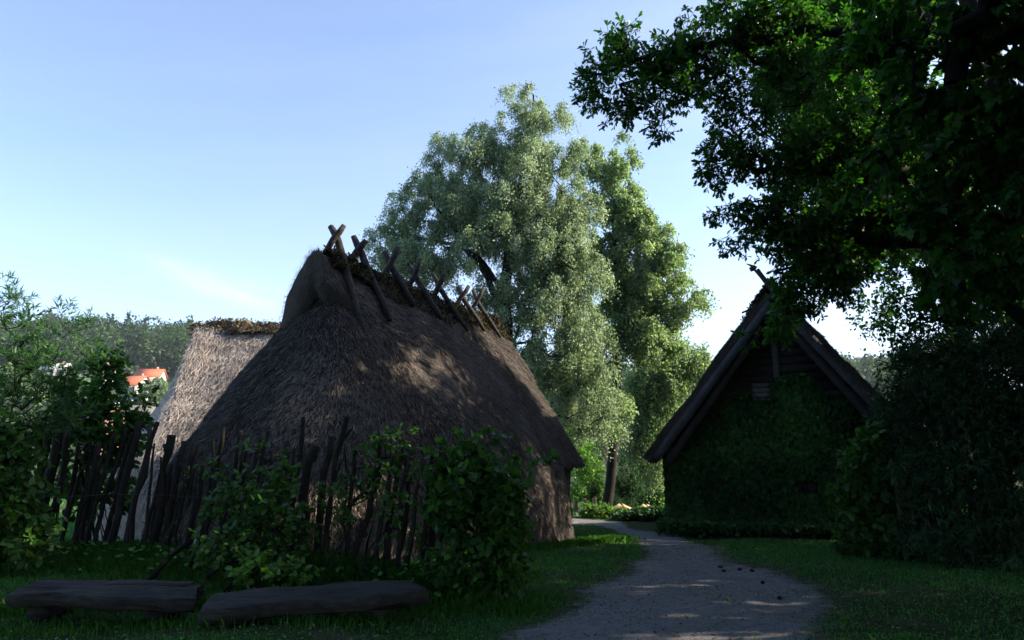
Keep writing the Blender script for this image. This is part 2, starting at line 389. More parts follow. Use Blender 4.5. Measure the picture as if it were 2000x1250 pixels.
def leaves(mb, T, P, D, N, S, rnd):
    D = nrm(D); s = nrm(np.cross(N, D)); n2 = np.cross(D, s); k = len(T); n = len(P)
    S = np.broadcast_to(np.asarray(S, float), (n,))
    V = P[:, None]+S[:, None, None]*(T[None, :, 0, None]*D[:, None]+T[None, :, 1, None]*s[:, None]+T[None, :, 2, None]*n2[:, None])
    mb.add(V.reshape(-1, 3), np.arange(n*k).reshape(n, k), np.repeat(rnd, k))

def unit(rng, n): return nrm(rng.standard_normal((n, 3)))

def E(px, py, rx, ry, D, rd):
    """an ellipsoid of foliage: pixel centre and radii at distance D, rd metres deep"""
    return (at(px, py, D), np.array([rx*D/F, rd, ry*D/F]))

def sample(ells, n, rng, shell=.45):
    vol = np.array([np.prod(r) for _, r in ells])**.8; k = rng.choice(len(ells), n, p=vol/vol.sum())
    d = unit(rng, n); r = rng.random(n)**shell
    C_ = np.array([c for c, _ in ells])[k]; R_ = np.array([r_ for _, r_ in ells])[k]
    return C_+d*r[:, None]*R_

def grow(seeds, tips, step=.45, r0=.006, rng=RNG, up=.25, sag=.12, power=.5, zpen=.35):
    """branch skeleton: seeds are polylines [(pts, radii)], each tip hooks onto the nearest lower node"""
    N = sum(len(p) for p, _ in seeds); cap = N+len(tips)*60
    P = np.zeros((cap, 3)); par = np.full(cap, -1, int); fixed = np.zeros(cap); n = 0
    for pts, rad in seeds:
        pts = np.asarray(pts, float)
        for i, p in enumerate(pts):
            P[n] = p; fixed[n] = rad[i] if np.ndim(rad) else rad
            if i: par[n] = n-1
            elif n:
                par[n] = int(np.argmin(np.linalg.norm(P[:n]-p, axis=1)))
            n += 1
    base = P[:n].copy()
    dmin = np.array([np.min(np.linalg.norm(base-t, axis=1)) for t in tips]); order = np.argsort(dmin)
    tipnode = np.zeros(len(tips), int)
    for q in order:
        t = tips[q]; d = np.linalg.norm(P[:n]-t, axis=1)+zpen*np.maximum(0, P[:n, 2]-t[2]+.2)
        j = int(np.argmin(d)); L = np.linalg.norm(P[j]-t); k = int(min(50, max(1, round(L/step))))
        c = (P[j]+t)/2+np.array([0, 0, up*L*.5])+rng.standard_normal(3)*sag*L
        last = j
        for i in range(1, k+1):
            s = i/k; x = (1-s)**2*P[j]+2*s*(1-s)*c+s*s*t
            if i < k: x = x+rng.standard_normal(3)*.04*step
            P[n] = x; par[n] = last; last = n; n += 1
        tipnode[q] = n-1
    P = P[:n]; par = par[:n]; fixed = fixed[:n]; cnt = np.zeros(n)
    cnt[tipnode] += 1
    for i in range(n-1, 0, -1):
        if par[i] >= 0: cnt[par[i]] += cnt[i]
    R = np.maximum(r0*np.maximum(cnt, 1)**power, fixed)
    return P, par, R, tipnode

def skin_branches(mb, P, par, R, minr=0.0, trunk_n=0):
    i = np.where(par >= 0)[0]; A = P[par[i]]; B = P[i]; rb = R[i]; ra = np.minimum(R[par[i]], rb*1.35)
    d = nrm(B-A); A = A-d*(ra*.3)[:, None]
    for lo, hi, sd in ((0, .02, 3), (.02, .07, 5), (.07, 9, 9)):
        k = (rb >= lo) & (rb < hi)
        frusta(mb, A[k], B[k], ra[k], rb[k], sd)

def rosettes(mbL, mbB, tips, centre, rng, T, size, n_twig=5, twig=(.12, .32), n_leaf=6, droop=.15, spread=.9, rtw=.003, base=.5):
    """short twigs from each tip, each ending in a fan of leaves"""
    n = len(tips); P0 = np.repeat(tips, n_twig, 0); m = len(P0)
    d = nrm(nrm(P0-centre)*.6+unit(rng, m)+np.array([0, 0, -droop])); L = rng.uniform(*twig, m); P1 = P0+d*L[:, None]
    if mbB is not None: frusta(mbB, P0, P1, np.full(m, rtw*1.5), np.full(m, rtw), 3)
    k = n_leaf; Q = np.repeat(P1, k, 0)-np.repeat(d, k, 0)*(rng.random(m*k)*.45*np.repeat(L, k))[:, None]
    D = nrm(np.repeat(d, k, 0)*.7+unit(rng, m*k)*spread+np.array([0, 0, -droop]))
    N = nrm(unit(rng, m*k)*.75+np.array([0, 0, .9]))
    S = size*rng.uniform(.45, 1.35, m*k)
    r = np.clip(np.repeat(np.repeat(rng.normal(base, .16, n), n_twig), k)+rng.normal(0, .18, m*k), 0, 1)
    leaves(mbL, T, Q, D, N, S, r)

def weep(mbL, mbB, tips, rng, T, size, n_str=4, length=(.5, 1.6), n_leaf=16, wind=(0, 0, 0), rtw=.003, base=.5, jit=.05, out=.35):
    """hanging twigs strung with leaves, as on a birch"""
    n = len(tips); m = n*n_str; A = np.repeat(tips, n_str, 0); L = rng.uniform(*length, m)*np.repeat(rng.uniform(.6, 1.2, n), n_str)
    h = unit(rng, m); h[:, 2] = np.abs(h[:, 2])*.3
    s = np.linspace(0, 1, 6)
    pts = A[:, None]+h[:, None]*(out*np.sqrt(s)[None, :, None])*L[:, None, None]*.6+np.array([0, 0, -1.])*((s**1.4)[None, :, None])*L[:, None, None]+np.array(wind)*(s**2)[None, :, None]
    for i in range(5): frusta(mbB, pts[:, i], pts[:, i+1], np.full(m, rtw), np.full(m, rtw*.8), 3)
    t = rng.random((m, n_leaf))*5*.98; k = t.astype(int); fr = (t-k)[..., None]; rows = np.arange(m)[:, None]
    Q = (pts[rows, k]*(1-fr)+pts[rows, k+1]*fr).reshape(-1, 3)+rng.normal(0, jit, (m*n_leaf, 3))
    D = nrm(unit(rng, len(Q))*.8+np.array([0, 0, -.7])); N = unit(rng, len(Q))
    r = np.clip(np.repeat(np.repeat(rng.normal(base, .15, n), n_str), n_leaf)+rng.normal(0, .2, len(Q)), 0, 1)
    leaves(mbL, T, Q, D, N, size*rng.uniform(.7, 1.3, len(Q)), r)

def tree(name, label, cat, seeds, ells, n_tips, leafmat, barkmat, style, rng, step=.5, r0=.006, shell=.45, group=None, extra=None, soft=0, **kw):
    t = thing(name, label, cat, group); tips = sample(ells, n_tips, rng, shell); tips = tips+rng.normal(0, soft, tips.shape) if soft else tips
    if extra is not None: tips = np.concatenate([tips, extra])
    P, par, R, tn = grow(seeds, tips, step, r0, rng)
    bk = MB(); lf = MB(); skin_branches(bk, P, par, R)
    ctr = np.mean([c for c, _ in ells], axis=0)
    if style == 'rosette': rosettes(lf, bk, tips, ctr, rng, **kw)
    elif style == 'weep': weep(lf, bk, tips, rng, **kw)
    bk.build('trunk', barkmat, t, smooth=True); lf.build('crown', leafmat, t)
    return t

# ------------------------------------------------------------------ the thatched huts
def straws(mb, Pg, n, rng, length=(.06, .18), width=(.008, .019), lift=.19, flip=1.0):
    """straw stalks lying down the surface Pg[u, t] (t runs from ridge to ground)"""
    nu, nt_ = Pg.shape[:2]
    a = Pg[1:, :-1]-Pg[:-1, :-1]; b = Pg[:-1, 1:]-Pg[:-1, :-1]; area = np.linalg.norm(np.cross(a, b), axis=-1).ravel()
    k = rng.choice(len(area), n, p=area/area.sum()); iu, it = k//(nt_-1), k % (nt_-1); fu, ft = rng.random((2, n, 1))
    p00, p10, p01, p11 = Pg[iu, it], Pg[iu+1, it], Pg[iu, it+1], Pg[iu+1, it+1]
    P = (1-fu)*((1-ft)*p00+ft*p01)+fu*((1-ft)*p10+ft*p11)
    d = nrm((1-fu)*(p01-p00)+fu*(p11-p10)); u = nrm((1-ft)*(p10-p00)+ft*(p11-p01)); N = nrm(np.cross(u, d))*flip
    clump = wave_noise(P, 3.0, 77, 2)[:, None]
    D = nrm(d+u*(rng.normal(0, .42, (n, 1))+.30*clump)+N*rng.uniform(.0, lift*2, (n, 1)))
    L = rng.uniform(*length, n); w = rng.uniform(*width, n); s = nrm(np.cross(N, D))
    A = P+N*rng.uniform(-.01, .012, (n, 1)); Bp = A+D*L[:, None]
    V = np.stack([A-s*w[:, None]/2, A+s*w[:, None]/2, Bp+s*w[:, None]*.3, Bp-s*w[:, None]*.3], 1)
    r = np.clip(rng.normal(.48, .30, n)+.14*clump[:, 0], 0, 1)
    mb.add(V.reshape(-1, 3), np.arange(4*n).reshape(n, 4), np.repeat(r, 4))

def smooth(x): x = np.clip(x, 0, 1); return x*x*(3-2*x)
def solveD(px, py, z):
    p = at(px, py, 1.0); return (z-EYE)/(p[2]-EYE)

def build_near_hut():
    rng = np.random.default_rng(21)
    t = thing('thatched_hut', 'large thatched hut with seven crossed pole pairs astride its mossy ridge', 'hut')
    Hf, Hb = 5.4, 5.32
    A = at(620, 487, solveD(620, 487, Hf)); B = at(968, 634, solveD(968, 634, Hb)); A[2] = B[2] = 0
    L = np.linalg.norm(B-A); r = (B-A)/L; pr = np.array([r[1], -r[0], 0]); SCN = .98
    def loc(s, w, z): return A+np.asarray(s)[..., None]*r+np.asarray(w)[..., None]*pr+np.asarray(z)[..., None]*np.array([0, 0, 1.])
    zR = np.array([5.40, 5.22, 4.95, 4.7, 4.3, 3.9, 3.5, 3.1, 2.7, 2.3, 1.9, 1.62, 1.54, 1.50, 1.40, 1.15, .75, .3, -.3])
    WRb = np.array([.03, .18, .36, .52, .78, 1.03, 1.28, 1.53, 1.79, 2.06, 2.32, 2.50, 2.50, 2.30, 2.16, 2.14, 2.14, 2.16, 2.18])
    WRf = np.array([.03, .20, .40, .55, .80, 1.05, 1.30, 1.55, 1.80, 2.05, 2.28, 2.42, 2.46, 2.49, 2.53, 2.60, 2.68, 2.75, 2.85])
    WL = np.array([.03, .20, .38, .52, .86, 1.27, 1.63, 1.90, 2.13, 2.40, 2.67, 2.86, 2.92, 2.95, 3.00, 3.09, 3.18, 3.25, 3.32])
    BF = np.array([.0, .20, .48, .64, .86, 1.08, 1.31, 1.54, 1.78, 2.01, 2.22, 2.34, 2.38, 2.41, 2.45, 2.52, 2.60, 2.66, 2.72])
    # finer sampling down the slope
    ti = np.linspace(0, len(zR)-1, 61); f = lambda a: np.interp(ti, np.arange(len(zR)), a)
    z, wb, wf, wl, bf = map(f, (zR, WRb, WRf, WL, BF)); nt_ = len(ti)
    sends = {1: SCN*smooth((4.95-z)/1.0), -1: SCN*smooth((4.75-z)/1.5)}
    def gnar(s): return .50+.50*smooth((s+.15)/2.6)                     # the front end is drawn in, as on a boat-shaped plan
    def side(sgn):
        ns = 80; q = np.linspace(0, 1, ns)[:, None]; s = sends[sgn][None]*(1-q)+L*q
        lip = smooth((s-(L-1.9))/1.5)
        w = (wf[None]*(1-lip)+wb[None]*lip)*gnar(s) if sgn > 0 else np.broadcast_to(wl, s.shape)
        sag = -.10*np.sin(np.clip(s/L, 0, 1)*math.pi)*np.clip((z[None]-2)/3, 0, 1)
        P = loc(s, sgn*w, z[None]+sag)
        return P
    main = MB(); surf = []
    for sgn in (1, -1):
        P = side(sgn); nv = nrm(np.cross(P[-1, 20]-P[0, 20], P[0, 40]-P[0, 10]))
        P = P+(wave_noise(P, 2.2, 31+sgn, 3)*.05+wave_noise(P, 9, 5, 2)*.014)[..., None]*(pr*sgn*.75+np.array([0, 0, .6]))*(1-.9*(z < -.1))[None, :, None]
        fc = grid_faces(*P.shape[:2]); main.add(P, fc if sgn < 0 else fc[:, ::-1], np.clip(.12+wave_noise(P, 5, 3, 2)*.1, 0, 1).ravel()); surf.append((P, sgn))  # base sheet toned dark to imitate shaded gaps between the straws
    # rounded front below the hood
    k0 = int(np.argmax(z < 4.97)); phi = np.linspace(0, math.pi, 64); e = np.where(phi < math.pi/2, 2/2.1, 2/2.6)
    c, sn = np.cos(phi), np.sin(phi); cw = np.sign(c)*np.abs(c)**e; sw = np.abs(sn)**e
    tuck = .15*np.clip((z[k0:]-3.9)/.6, 0, 1)
    W = np.where(cw[:, None] > 0, wf[None, k0:]*gnar(SCN)-tuck, wl[None, k0:]-tuck)
    P = loc(SCN-bf[None, k0:]*sw[:, None], cw[:, None]*np.maximum(W, .08), np.broadcast_to(z[k0:], W.shape))
    nrad = nrm(P-loc(np.array(SCN), np.array(0.), np.array(0.)))*np.array([1, 1, 0])+np.array([0, 0, .3])
    P = P+(wave_noise(P, 2.2, 41, 3)*.06+wave_noise(P, 9, 6, 2)*.014)[..., None]*nrad
    fc = grid_faces(*P.shape[:2]); main.add(P, fc, np.clip(.12+wave_noise(P, 5, 3, 2)*.1, 0, 1).ravel()); apse = P  # base darkened here too, as shade between the straws
    # plain back wall
    s = np.full(nt_, L-.25); bw = np.stack([loc(s, -wl+.1, z), loc(s, wb-.1, z)], 0); main.add(bw, grid_faces(2, nt_), .3)
    # rough straw on every face
    for P, sgn in surf: straws(main, P, 110000 if sgn > 0 else 34000, rng, flip=-1 if sgn > 0 else 1)
    straws(main, apse, 105000, rng)
    # frayed straw along the overhanging eave and the rear rake
    for P, sgn in surf:
        if sgn < 0: continue
        ie = int(np.argmin(np.abs(z-1.56))); n = 5000; k = rng.integers(30, 79, n); Q = P[k, ie]+(P[np.minimum(k+1, 79), ie]-P[k, ie])*rng.random((n, 1))
        D = nrm(pr*.5+np.array([0, 0, -.9])+rng.normal(0, .22, (n, 3))); leaves(main, T_NEEDLE*np.array([1, .5, 1]), Q, D, unit(rng, n), rng.uniform(.05, .13, n), np.clip(rng.normal(.4, .2, n), 0, 1))
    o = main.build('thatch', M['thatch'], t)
    # hood: the thick rim of thatch around the smoke hole, and its underside
    hd = MB()
    for sgn in (1, -1):
        kk = np.where(z > (4.0 if sgn > 0 else 3.45))[0]
        s0 = sends[sgn][kk]; w = (wf*gnar(sends[1]) if sgn > 0 else wl)[kk]; zz = z[kk]; th = .24 if sgn > 0 else .24+.12*np.clip((5.2-zz)/.8, 0, 1)
        o0 = loc(s0-.02, sgn*(w+.02), zz+.02); i0 = loc(s0+.02, sgn*np.maximum(w-th*.9, .0), zz-th*.75-.06); i1 = loc(np.full(len(kk), SCN+.1), sgn*np.maximum(w-th*.9, 0), zz-th*.75-.06)
        mid = (o0+i0)/2+(-r)*.05
        G = np.stack([o0, mid, i0, i1], 0); G = G+(wave_noise(G, 7, 9, 3)*.018)[..., None]
        fc = grid_faces(4, len(kk)); hd.add(G, fc if sgn > 0 else fc[:, ::-1], .62)  # rim toned lighter to offset the shade on the hood
        n = 6000; k = rng.integers(0, len(kk)-1, n); fr = rng.random((n, 1)); mq = rng.random((n, 1)); Q = (o0[k]*(1-fr)+o0[k+1]*fr)*mq+(i0[k]*(1-fr)+i0[k+1]*fr)*(1-mq)-r*.03+rng.normal(0, .035, (n, 3))
        D = nrm(-r*.15+pr*sgn*.45+np.array([0, 0, -.9])+rng.normal(0, .2, (n, 3))); leaves(hd, T_NEEDLE*np.array([1, .4, 1]), Q, D, nrm(unit(rng, n)*.4-r), rng.uniform(.03, .065, n), np.clip(rng.normal(.68, .28, n), 0, 1))
    hd.build('gable_hood', M['thatch'], t)
    sm = MB(); sm.add(np.array([loc(np.array(SCN-.03), np.array(w), np.array(zz)) for w, zz in ((-.95, 3.9), (.34, 3.9), (.20, 4.65), (0., 5.2), (-.30, 4.65))]), np.array([[0, 1, 2, 3, 4]]), .2)  # dark closing sheet painted as the shade in the opening
    for k in range(7):
        zz = 4.05+k*.15; ww = max(.05, (5.15-zz)*.62); plank(sm, loc(np.array(SCN-.1), np.array(-ww), np.array(zz)), loc(np.array(SCN-.1), np.array(ww*.38), np.array(zz)), .13, .03, -r, .3, 3)
    sm.build('smoke_hole', M['dark'], t)
    # heather and moss along the ridge
    mc = MB(); ns = 120; s = np.linspace(.28, L-.02, ns); u = np.linspace(-1, 1, 15)
    ridge_z = Hf-.10*np.sin(s/L*math.pi)
    Wc = .34+.12*wave_noise(np.stack([s, s*0, s*0], 1), 3, 5, 3); Wc = Wc*(.55+.45*smooth(s/1.6))
    Ww = u[None]*Wc[:, None]; Zc = ridge_z[:, None]+.10-np.abs(u)[None]**1.25*(Wc[:, None]*1.55)
    Pm = loc(np.repeat(s[:, None], 15, 1), Ww, Zc); Pm = Pm+(wave_noise(Pm, 7, 12, 3)*.07)[..., None]*np.array([0, 0, 1.])+.05*np.sign(u)[None, :, None]*pr
    mc.add(Pm, grid_faces(ns, 15)[:, ::-1], .25)
    n = 16000; k = rng.integers(0, ns, n); j = rng.integers(0, 15, n); Q = Pm[k, j]+rng.normal(0, .03, (n, 3))
    lump = wave_noise(Q, 5, 51, 2)
    D = nrm(unit(rng, n)+np.array([0, 0, .5])); leaves(mc, T_DIAM, Q, D, unit(rng, n), rng.uniform(.03, .085, n), np.clip(rng.normal(.42, .2, n)+.3*lump, 0, 1))
    mc.build('ridge_moss', M['moss'], t)
    # seven pairs of crossed poles
    px = [(652, 455), (694, 470), (762, 500), (809, 520), (857, 545), (904, 566), (933, 582)]
    for i, (x, y) in enumerate(px):
        # station along the ridge where the pixel column meets it
        lo, hi = 0., L
        for _ in range(40):
            m = (lo+hi)/2; q = A+r*m
            if q[0]*F/(q[1]*math.cos(PITCH)+4.1*math.sin(PITCH)) < x-1000: lo = m
            else: hi = m
        s0 = (lo+hi)/2+.05*rng.normal(); zr = Hf-.10*math.sin(s0/L*math.pi)
        crosswise = rng.uniform(.26, .38); lean = rng.normal(0, .05)
        for sgn in (1, -1):
            top = loc(np.array(s0+sgn*.05+lean), np.array(-sgn*rng.uniform(.14, .24)), np.array(zr+.36+crosswise+rng.normal(0, .04)))
            cr = loc(np.array(s0+sgn*.07), np.array(0.0), np.array(zr+.34))
            wl_ = rng.uniform(.58, .72); zl = np.interp(wl_, wf*gnar(s0) if sgn > 0 else wl, z)+.15
            bot = loc(np.array(s0+sgn*.07+rng.normal(0, .05)), np.array(sgn*wl_), np.array(zl))
            pts = np.array([top, (top+cr)/2, cr, cr*.66+bot*.34, cr*.33+bot*.67, bot]); pts[1:5] += rng.normal(0, .008, (4, 3))
            b = MB(); R = rng.uniform(.058, .072); tube(b, pts, np.array([.80, 1, 1.02, 1, .95, .72])*R, 9, True, .035, rng, rng.random())
            b.build('ridge_pole', M['pole'], t, smooth=True)
    return t
build_near_hut()

def build_far_hut():
    rng = np.random.default_rng(22)
    t = thing('thatched_hut', 'pale sunlit thatched hut with tufted brown ridge, half hidden behind the bigger hut', 'hut')
    D0 = 18.4; A = at(386, 640, D0); H = A[2]; A[2] = 0; L = 6.5
    r = nrm(np.array([1., .10, 0])); pr = np.array([r[1], -r[0], 0])          # pr points towards the camera
    def loc(s, w, z): return A+np.asarray(s)[..., None]*r+np.asarray(w)[..., None]*pr+np.asarray(z)[..., None]*np.array([0, 0, 1.])
    zc = np.array([1, .95, .86, .75, .62, .48, .36, .30, .2, .08, -.05])*H; Wc = np.array([.04, .24, .52, .85, 1.25, 1.72, 2.12, 2.3, 2.42, 2.5, 2.6])
    Bc = np.array([.0, .02, .10, .24, .48, .85, 1.22, 1.4, 1.5, 1.55, 1.6])
    ti = np.linspace(0, 10, 45); f = lambda a: np.interp(ti, np.arange(11), a); z, w, b = f(zc), f(Wc), f(Bc); nt_ = len(ti)
    mb = MB(); surf = []
    for sgn in (1, -1):
        P = loc(np.repeat(np.linspace(.0, L, 50)[:, None], nt_, 1), np.broadcast_to(sgn*w, (50, nt_)), np.broadcast_to(z, (50, nt_)))
        P = P+(wave_noise(P, 2.4, 61, 3)*.06)[..., None]*(pr*sgn+np.array([0, 0, .6])); surf.append((P, -1 if sgn > 0 else 1))
        fc = grid_faces(50, nt_); mb.add(P, fc if sgn < 0 else fc[:, ::-1], .5)
    phi = np.linspace(-math.pi/2, math.pi/2, 40)                                # rounded left end
    sn, cs_ = np.sin(phi), np.cos(phi)
    P = loc(-b[None]*np.abs(cs_)[:, None]**.85, np.sign(sn)[:, None]*np.abs(sn)[:, None]**.85*w[None], np.broadcast_to(z, (40, nt_)))
    P = P+(wave_noise(P, 2.4, 61, 3)*.06)[..., None]*(-r*.7+np.array([0, 0, .6])); mb.add(P, grid_faces(40, nt_), .5); surf.append((P, 1))
    for (P, fl), n in zip(surf, (56000, 5000, 28000)): straws(mb, P, n, rng, length=(.10, .26), width=(.008, .018), flip=fl, lift=.2)
    mb.build('thatch', M['thatch_sunlit'], t)
    mc = MB(); ns = 90; s = np.linspace(-.12, L, ns); u = np.linspace(-1, 1, 11); Wm = .19+.10*wave_noise(np.stack([s, s*0, s*0], 1), 4, 8, 3)
    Pm = loc(np.repeat(s[:, None], 11, 1), u[None]*Wm[:, None], H+.13-np.abs(u)[None]**1.4*.28+.0*s[:, None]); Pm = Pm+(wave_noise(Pm, 6, 13, 3)*.09)[..., None]*np.array([0, 0, 1.])
    mc.add(Pm, grid_faces(ns, 11)[:, ::-1], .3); n = 8000; k = rng.integers(0, ns, n); j = rng.integers(0, 11, n); Q = Pm[k, j]+rng.normal(0, .035, (n, 3))
    leaves(mc, T_DIAM, Q, nrm(unit(rng, n)+np.array([0, 0, .5])), unit(rng, n), rng.uniform(.03, .10, n), np.clip(rng.normal(.45, .2, n)+.3*wave_noise(Q, 5, 14, 2), 0, 1))
    mc.build('ridge_heather', M['heather'], t)
build_far_hut()

# ------------------------------------------------------------------ the gabled house on the other side of the path
GC = np.array([6.95, 18.5, 0.]); GR = nrm(np.array([.25, .97, 0])); GP = np.array([GR[1], -GR[0], 0])   # GR runs back along the ridge, GP across
def gh(s, w, z): return GC+np.asarray(s)[..., None]*GR+np.asarray(w)[..., None]*GP+np.asarray(z)[..., None]*np.array([0, 0, 1.])
APEX = at(1503, 583, 18.5)[2]; WE, ZE = 3.2, 1.72
def build_gable_house():
    rng = np.random.default_rng(23); t = thing('gabled_thatched_house', 'steep timber gabled house with weathered bargeboards and ivy climbing its plank wall', 'house')
    pt = lambda s, w, z: gh(np.array(float(s)), np.array(float(w)), np.array(float(z)))
    slope = (APEX-ZE)/WE; nslope = np.array([slope, 1])/math.hypot(slope, 1)
    mb = MB(); th = .26; Lr = 3.0  # house kept shallow so that sunlight reaches the path behind it
    for sgn in (1, -1):
        d = np.linspace(0, 1, 40); ww = d*(WE+.14); zz = APEX-ww*slope
        s = np.linspace(-.02, Lr, 50)
        up = gh(np.repeat(s[:, None], 40, 1), np.broadcast_to(sgn*(ww+nslope[0]*th), (50, 40)), np.broadcast_to(zz+nslope[1]*th+.05*(d < .02), (50, 40)))
        up = up+(wave_noise(up, 2.5, 15, 3)*.05+wave_noise(up, 11, 16, 2)*.018)[..., None]*(GP*sgn+np.array([0, 0, .6]))
        lo = gh(np.repeat(s[:, None], 40, 1), np.broadcast_to(sgn*ww, (50, 40)), np.broadcast_to(zz, (50, 40)))
        fc = grid_faces(50, 40); mb.add(up, fc if sgn < 0 else fc[:, ::-1], .45); mb.add(lo, fc if sgn > 0 else fc[:, ::-1], .2)
        fr = np.stack([up[0], (up[0]*.5+lo[0]*.5)-GR*.05, lo[0]], 0); fc = grid_faces(3, 40); mb.add(fr, fc if sgn > 0 else fc[:, ::-1], .4)
        ev = np.stack([up[:, -1], lo[:, -1]], 0); mb.add(ev, grid_faces(2, 50), .3)
        straws(mb, up, 24000, rng, flip=-1 if sgn > 0 else 1, lift=.12)
        n = 7000; k = rng.integers(0, 39, n); fr_ = rng.random((n, 1)); mix_ = rng.random((n, 1)); Q = (up[0, k]*(1-fr_)+up[0, k+1]*fr_)*mix_+(lo[0, k]*(1-fr_)+lo[0, k+1]*fr_)*(1-mix_)
        dn = nrm(GP*sgn-np.array([0, 0, slope])); D = nrm(dn*.8-GR*.6+rng.normal(0, .25, (n, 3))); leaves(mb, T_NEEDLE*np.array([1, .4, 1]), Q, D, unit(rng, n), rng.uniform(.05, .14, n), np.clip(rng.normal(.42, .2, n), 0, 1))
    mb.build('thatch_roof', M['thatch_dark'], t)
    mc = MB(); n = 6000; s = rng.uniform(-.1, Lr, n); w = rng.normal(0, .22, n); Q = gh(s, w, APEX+th+.20-np.abs(w)*1.1+rng.normal(0, .05, n))
    leaves(mc, T_DIAM, Q, nrm(unit(rng, n)+np.array([0, 0, .4])), unit(rng, n), rng.uniform(.05, .13, n), np.clip(rng.normal(.4, .2, n), 0, 1))
    cap_s = np.linspace(-.08, Lr, 40); u = np.linspace(-1, 1, 9); Pc = gh(np.repeat(cap_s[:, None], 9, 1), np.broadcast_to(u*.42, (40, 9)), np.broadcast_to(APEX+th+.24-np.abs(u)**1.3*.62, (40, 9)))
    Pc = Pc+(wave_noise(Pc, 6, 17, 3)*.06)[..., None]; mc.add(Pc, grid_faces(40, 9)[:, ::-1], .3); mc.build('ridge_moss', M['moss'], t)
    for sgn in (-1, 1):                                                          # bargeboards, each with a slightly proud lower board
        b = MB(); a = pt(-.10, sgn*.06, APEX-.02); e = pt(-.10, sgn*(WE+.02), ZE+.04); plank(b, a+np.array([0, 0, -.10]), e+np.array([0, 0, -.10]), .22, .05, -GR, .30, 14, .006, rng)
        b.build('bargeboard', M['rake'], t)
        b = MB(); off = -nslope[0]*.34; plank(b, pt(.02, sgn*.30, APEX-.72), pt(.02, sgn*(WE-.28), ZE-.16), .20, .09, -GR, .2, 12, .006, rng); b.build('rafter', M['plank'], t)
    for k, (w, f) in enumerate([(.98, .0), (.52, .0), (-.52, 0), (-.98, 0)]):     # purlin ends under the overhang
        b = MB(); ww = w*WE*.93; zz = APEX-abs(ww)*slope-.22; tube(b, [pt(-.02, ww, zz), pt(.75, ww, zz)], .08, 9, True, .02, rng, .3); b.build('purlin', M['plank'], t, smooth=True)
    wall = MB(); WS = .72; zz = -.25                                                 # horizontal planks
    while zz < APEX-.35:
        h = rng.uniform(.19, .26); zt = zz+h; wtop = min((APEX-zt-.12)/slope, WE-.42); wbot = min((APEX-zz-.12)/slope, WE-.42)
        if wtop < .08: break
        q = rng.normal(0, .008); V = [pt(WS+q, -wbot, zz), pt(WS+q, wbot, zz), pt(WS+.02+q, wtop, zt-.012), pt(WS+.02+q, -wtop, zt-.012)]; V += [v+GR*.05 for v in V]
        wall.add(np.array(V), np.array([[0, 1, 2, 3], [7, 6, 5, 4], [0, 4, 5, 1], [3, 2, 6, 7], [0, 3, 7, 4], [1, 5, 6, 2]]), rng.random()); zz = zt
    wall.add(np.array([pt(WS+.06, -(WE-.4), -.3), pt(WS+.06, WE-.4, -.3), pt(WS+.06, WE-.4, (APEX-(WE-.4)*slope)-.1), pt(WS+.06, 0, APEX-.1), pt(WS+.06, -(WE-.4), (APEX-(WE-.4)*slope)-.1)]), np.array([[0, 1, 2, 3, 4]]), 0.)
    for sgn in (1, -1):                                                          # long side walls under the eaves
        V = [pt(WS+.06, sgn*(WE-.4), -.3), pt(Lr-.5, sgn*(WE-.4), -.3), pt(Lr-.5, sgn*(WE-.4), 2.1), pt(WS+.06, sgn*(WE-.4), 2.1)]; wall.add(np.array(V), np.array([[0, 1, 2, 3]]), .3)
    V = [pt(Lr-.5, -(WE-.4), -.3), pt(Lr-.5, WE-.4, -.3), pt(Lr-.5, WE-.4, 2.1), pt(Lr-.5, 0, APEX-.05), pt(Lr-.5, -(WE-.4), 2.1)]; wall.add(np.array(V), np.array([[0, 1, 2, 3, 4]]), .3)
    wall.build('plank_wall', M['plank'], t)
    b = MB(); plank(b, pt(WS-.05, .03, 1.4), pt(WS-.05, .03, APEX-.3), .17, .09, -GR, .62, 10, .004, rng); b.build('king_post', M['board'], t)
    b = MB()
    for k in range(4): plank(b, pt(WS-.03, -.62, 3.20+k*.135), pt(WS-.03, -.17, 3.20+k*.135), .125, .03, -GR, .75+.08*k, 3, .003, rng)
    b.build('boarded_hatch', M['board'], t)
    # crossed gable finials, the visible one ending in a hooked head
    for sgn in (1, -1):
        b = MB(); root = pt(-.05-.04*sgn, sgn*.30, APEX-.25); tip = pt(-.05-.04*sgn, -sgn*(.42 if sgn > 0 else .16), APEX+(.88 if sgn > 0 else .30)); d = nrm(tip-root)
        pts = [root+(tip-root)*k for k in (0, .25, .5, .75, .92)]; tube(b, pts, np.array([.085, .08, .072, .066, .07]), 8, True, .02, rng, .3)
        hk = nrm(-sgn*GP+np.array([0, 0, .25])); q = tip-d*.08
        tube(b, [q, q+d*.03+hk*.05, q-d*.02+hk*.13, q-d*.10+hk*.155], np.array([.075, .085, .075, .05]), 7, True, .02, rng, .3)
        tube(b, [q+d*.02, q+d*.10+hk*.05, q+d*.15+hk*.16], np.array([.05, .035, .012]), 6, True, 0, rng, .3)
        b.build('gable_finial', M['pole'], t, smooth=True)
    b = MB(); tube(b, [pt(.05, -.55, APEX-.24), pt(-.02, -.80, APEX-.35)], .03, 6, True, .03, rng, .4); b.build('ridge_peg', M['pole'], t)
    return t
build_gable_house()

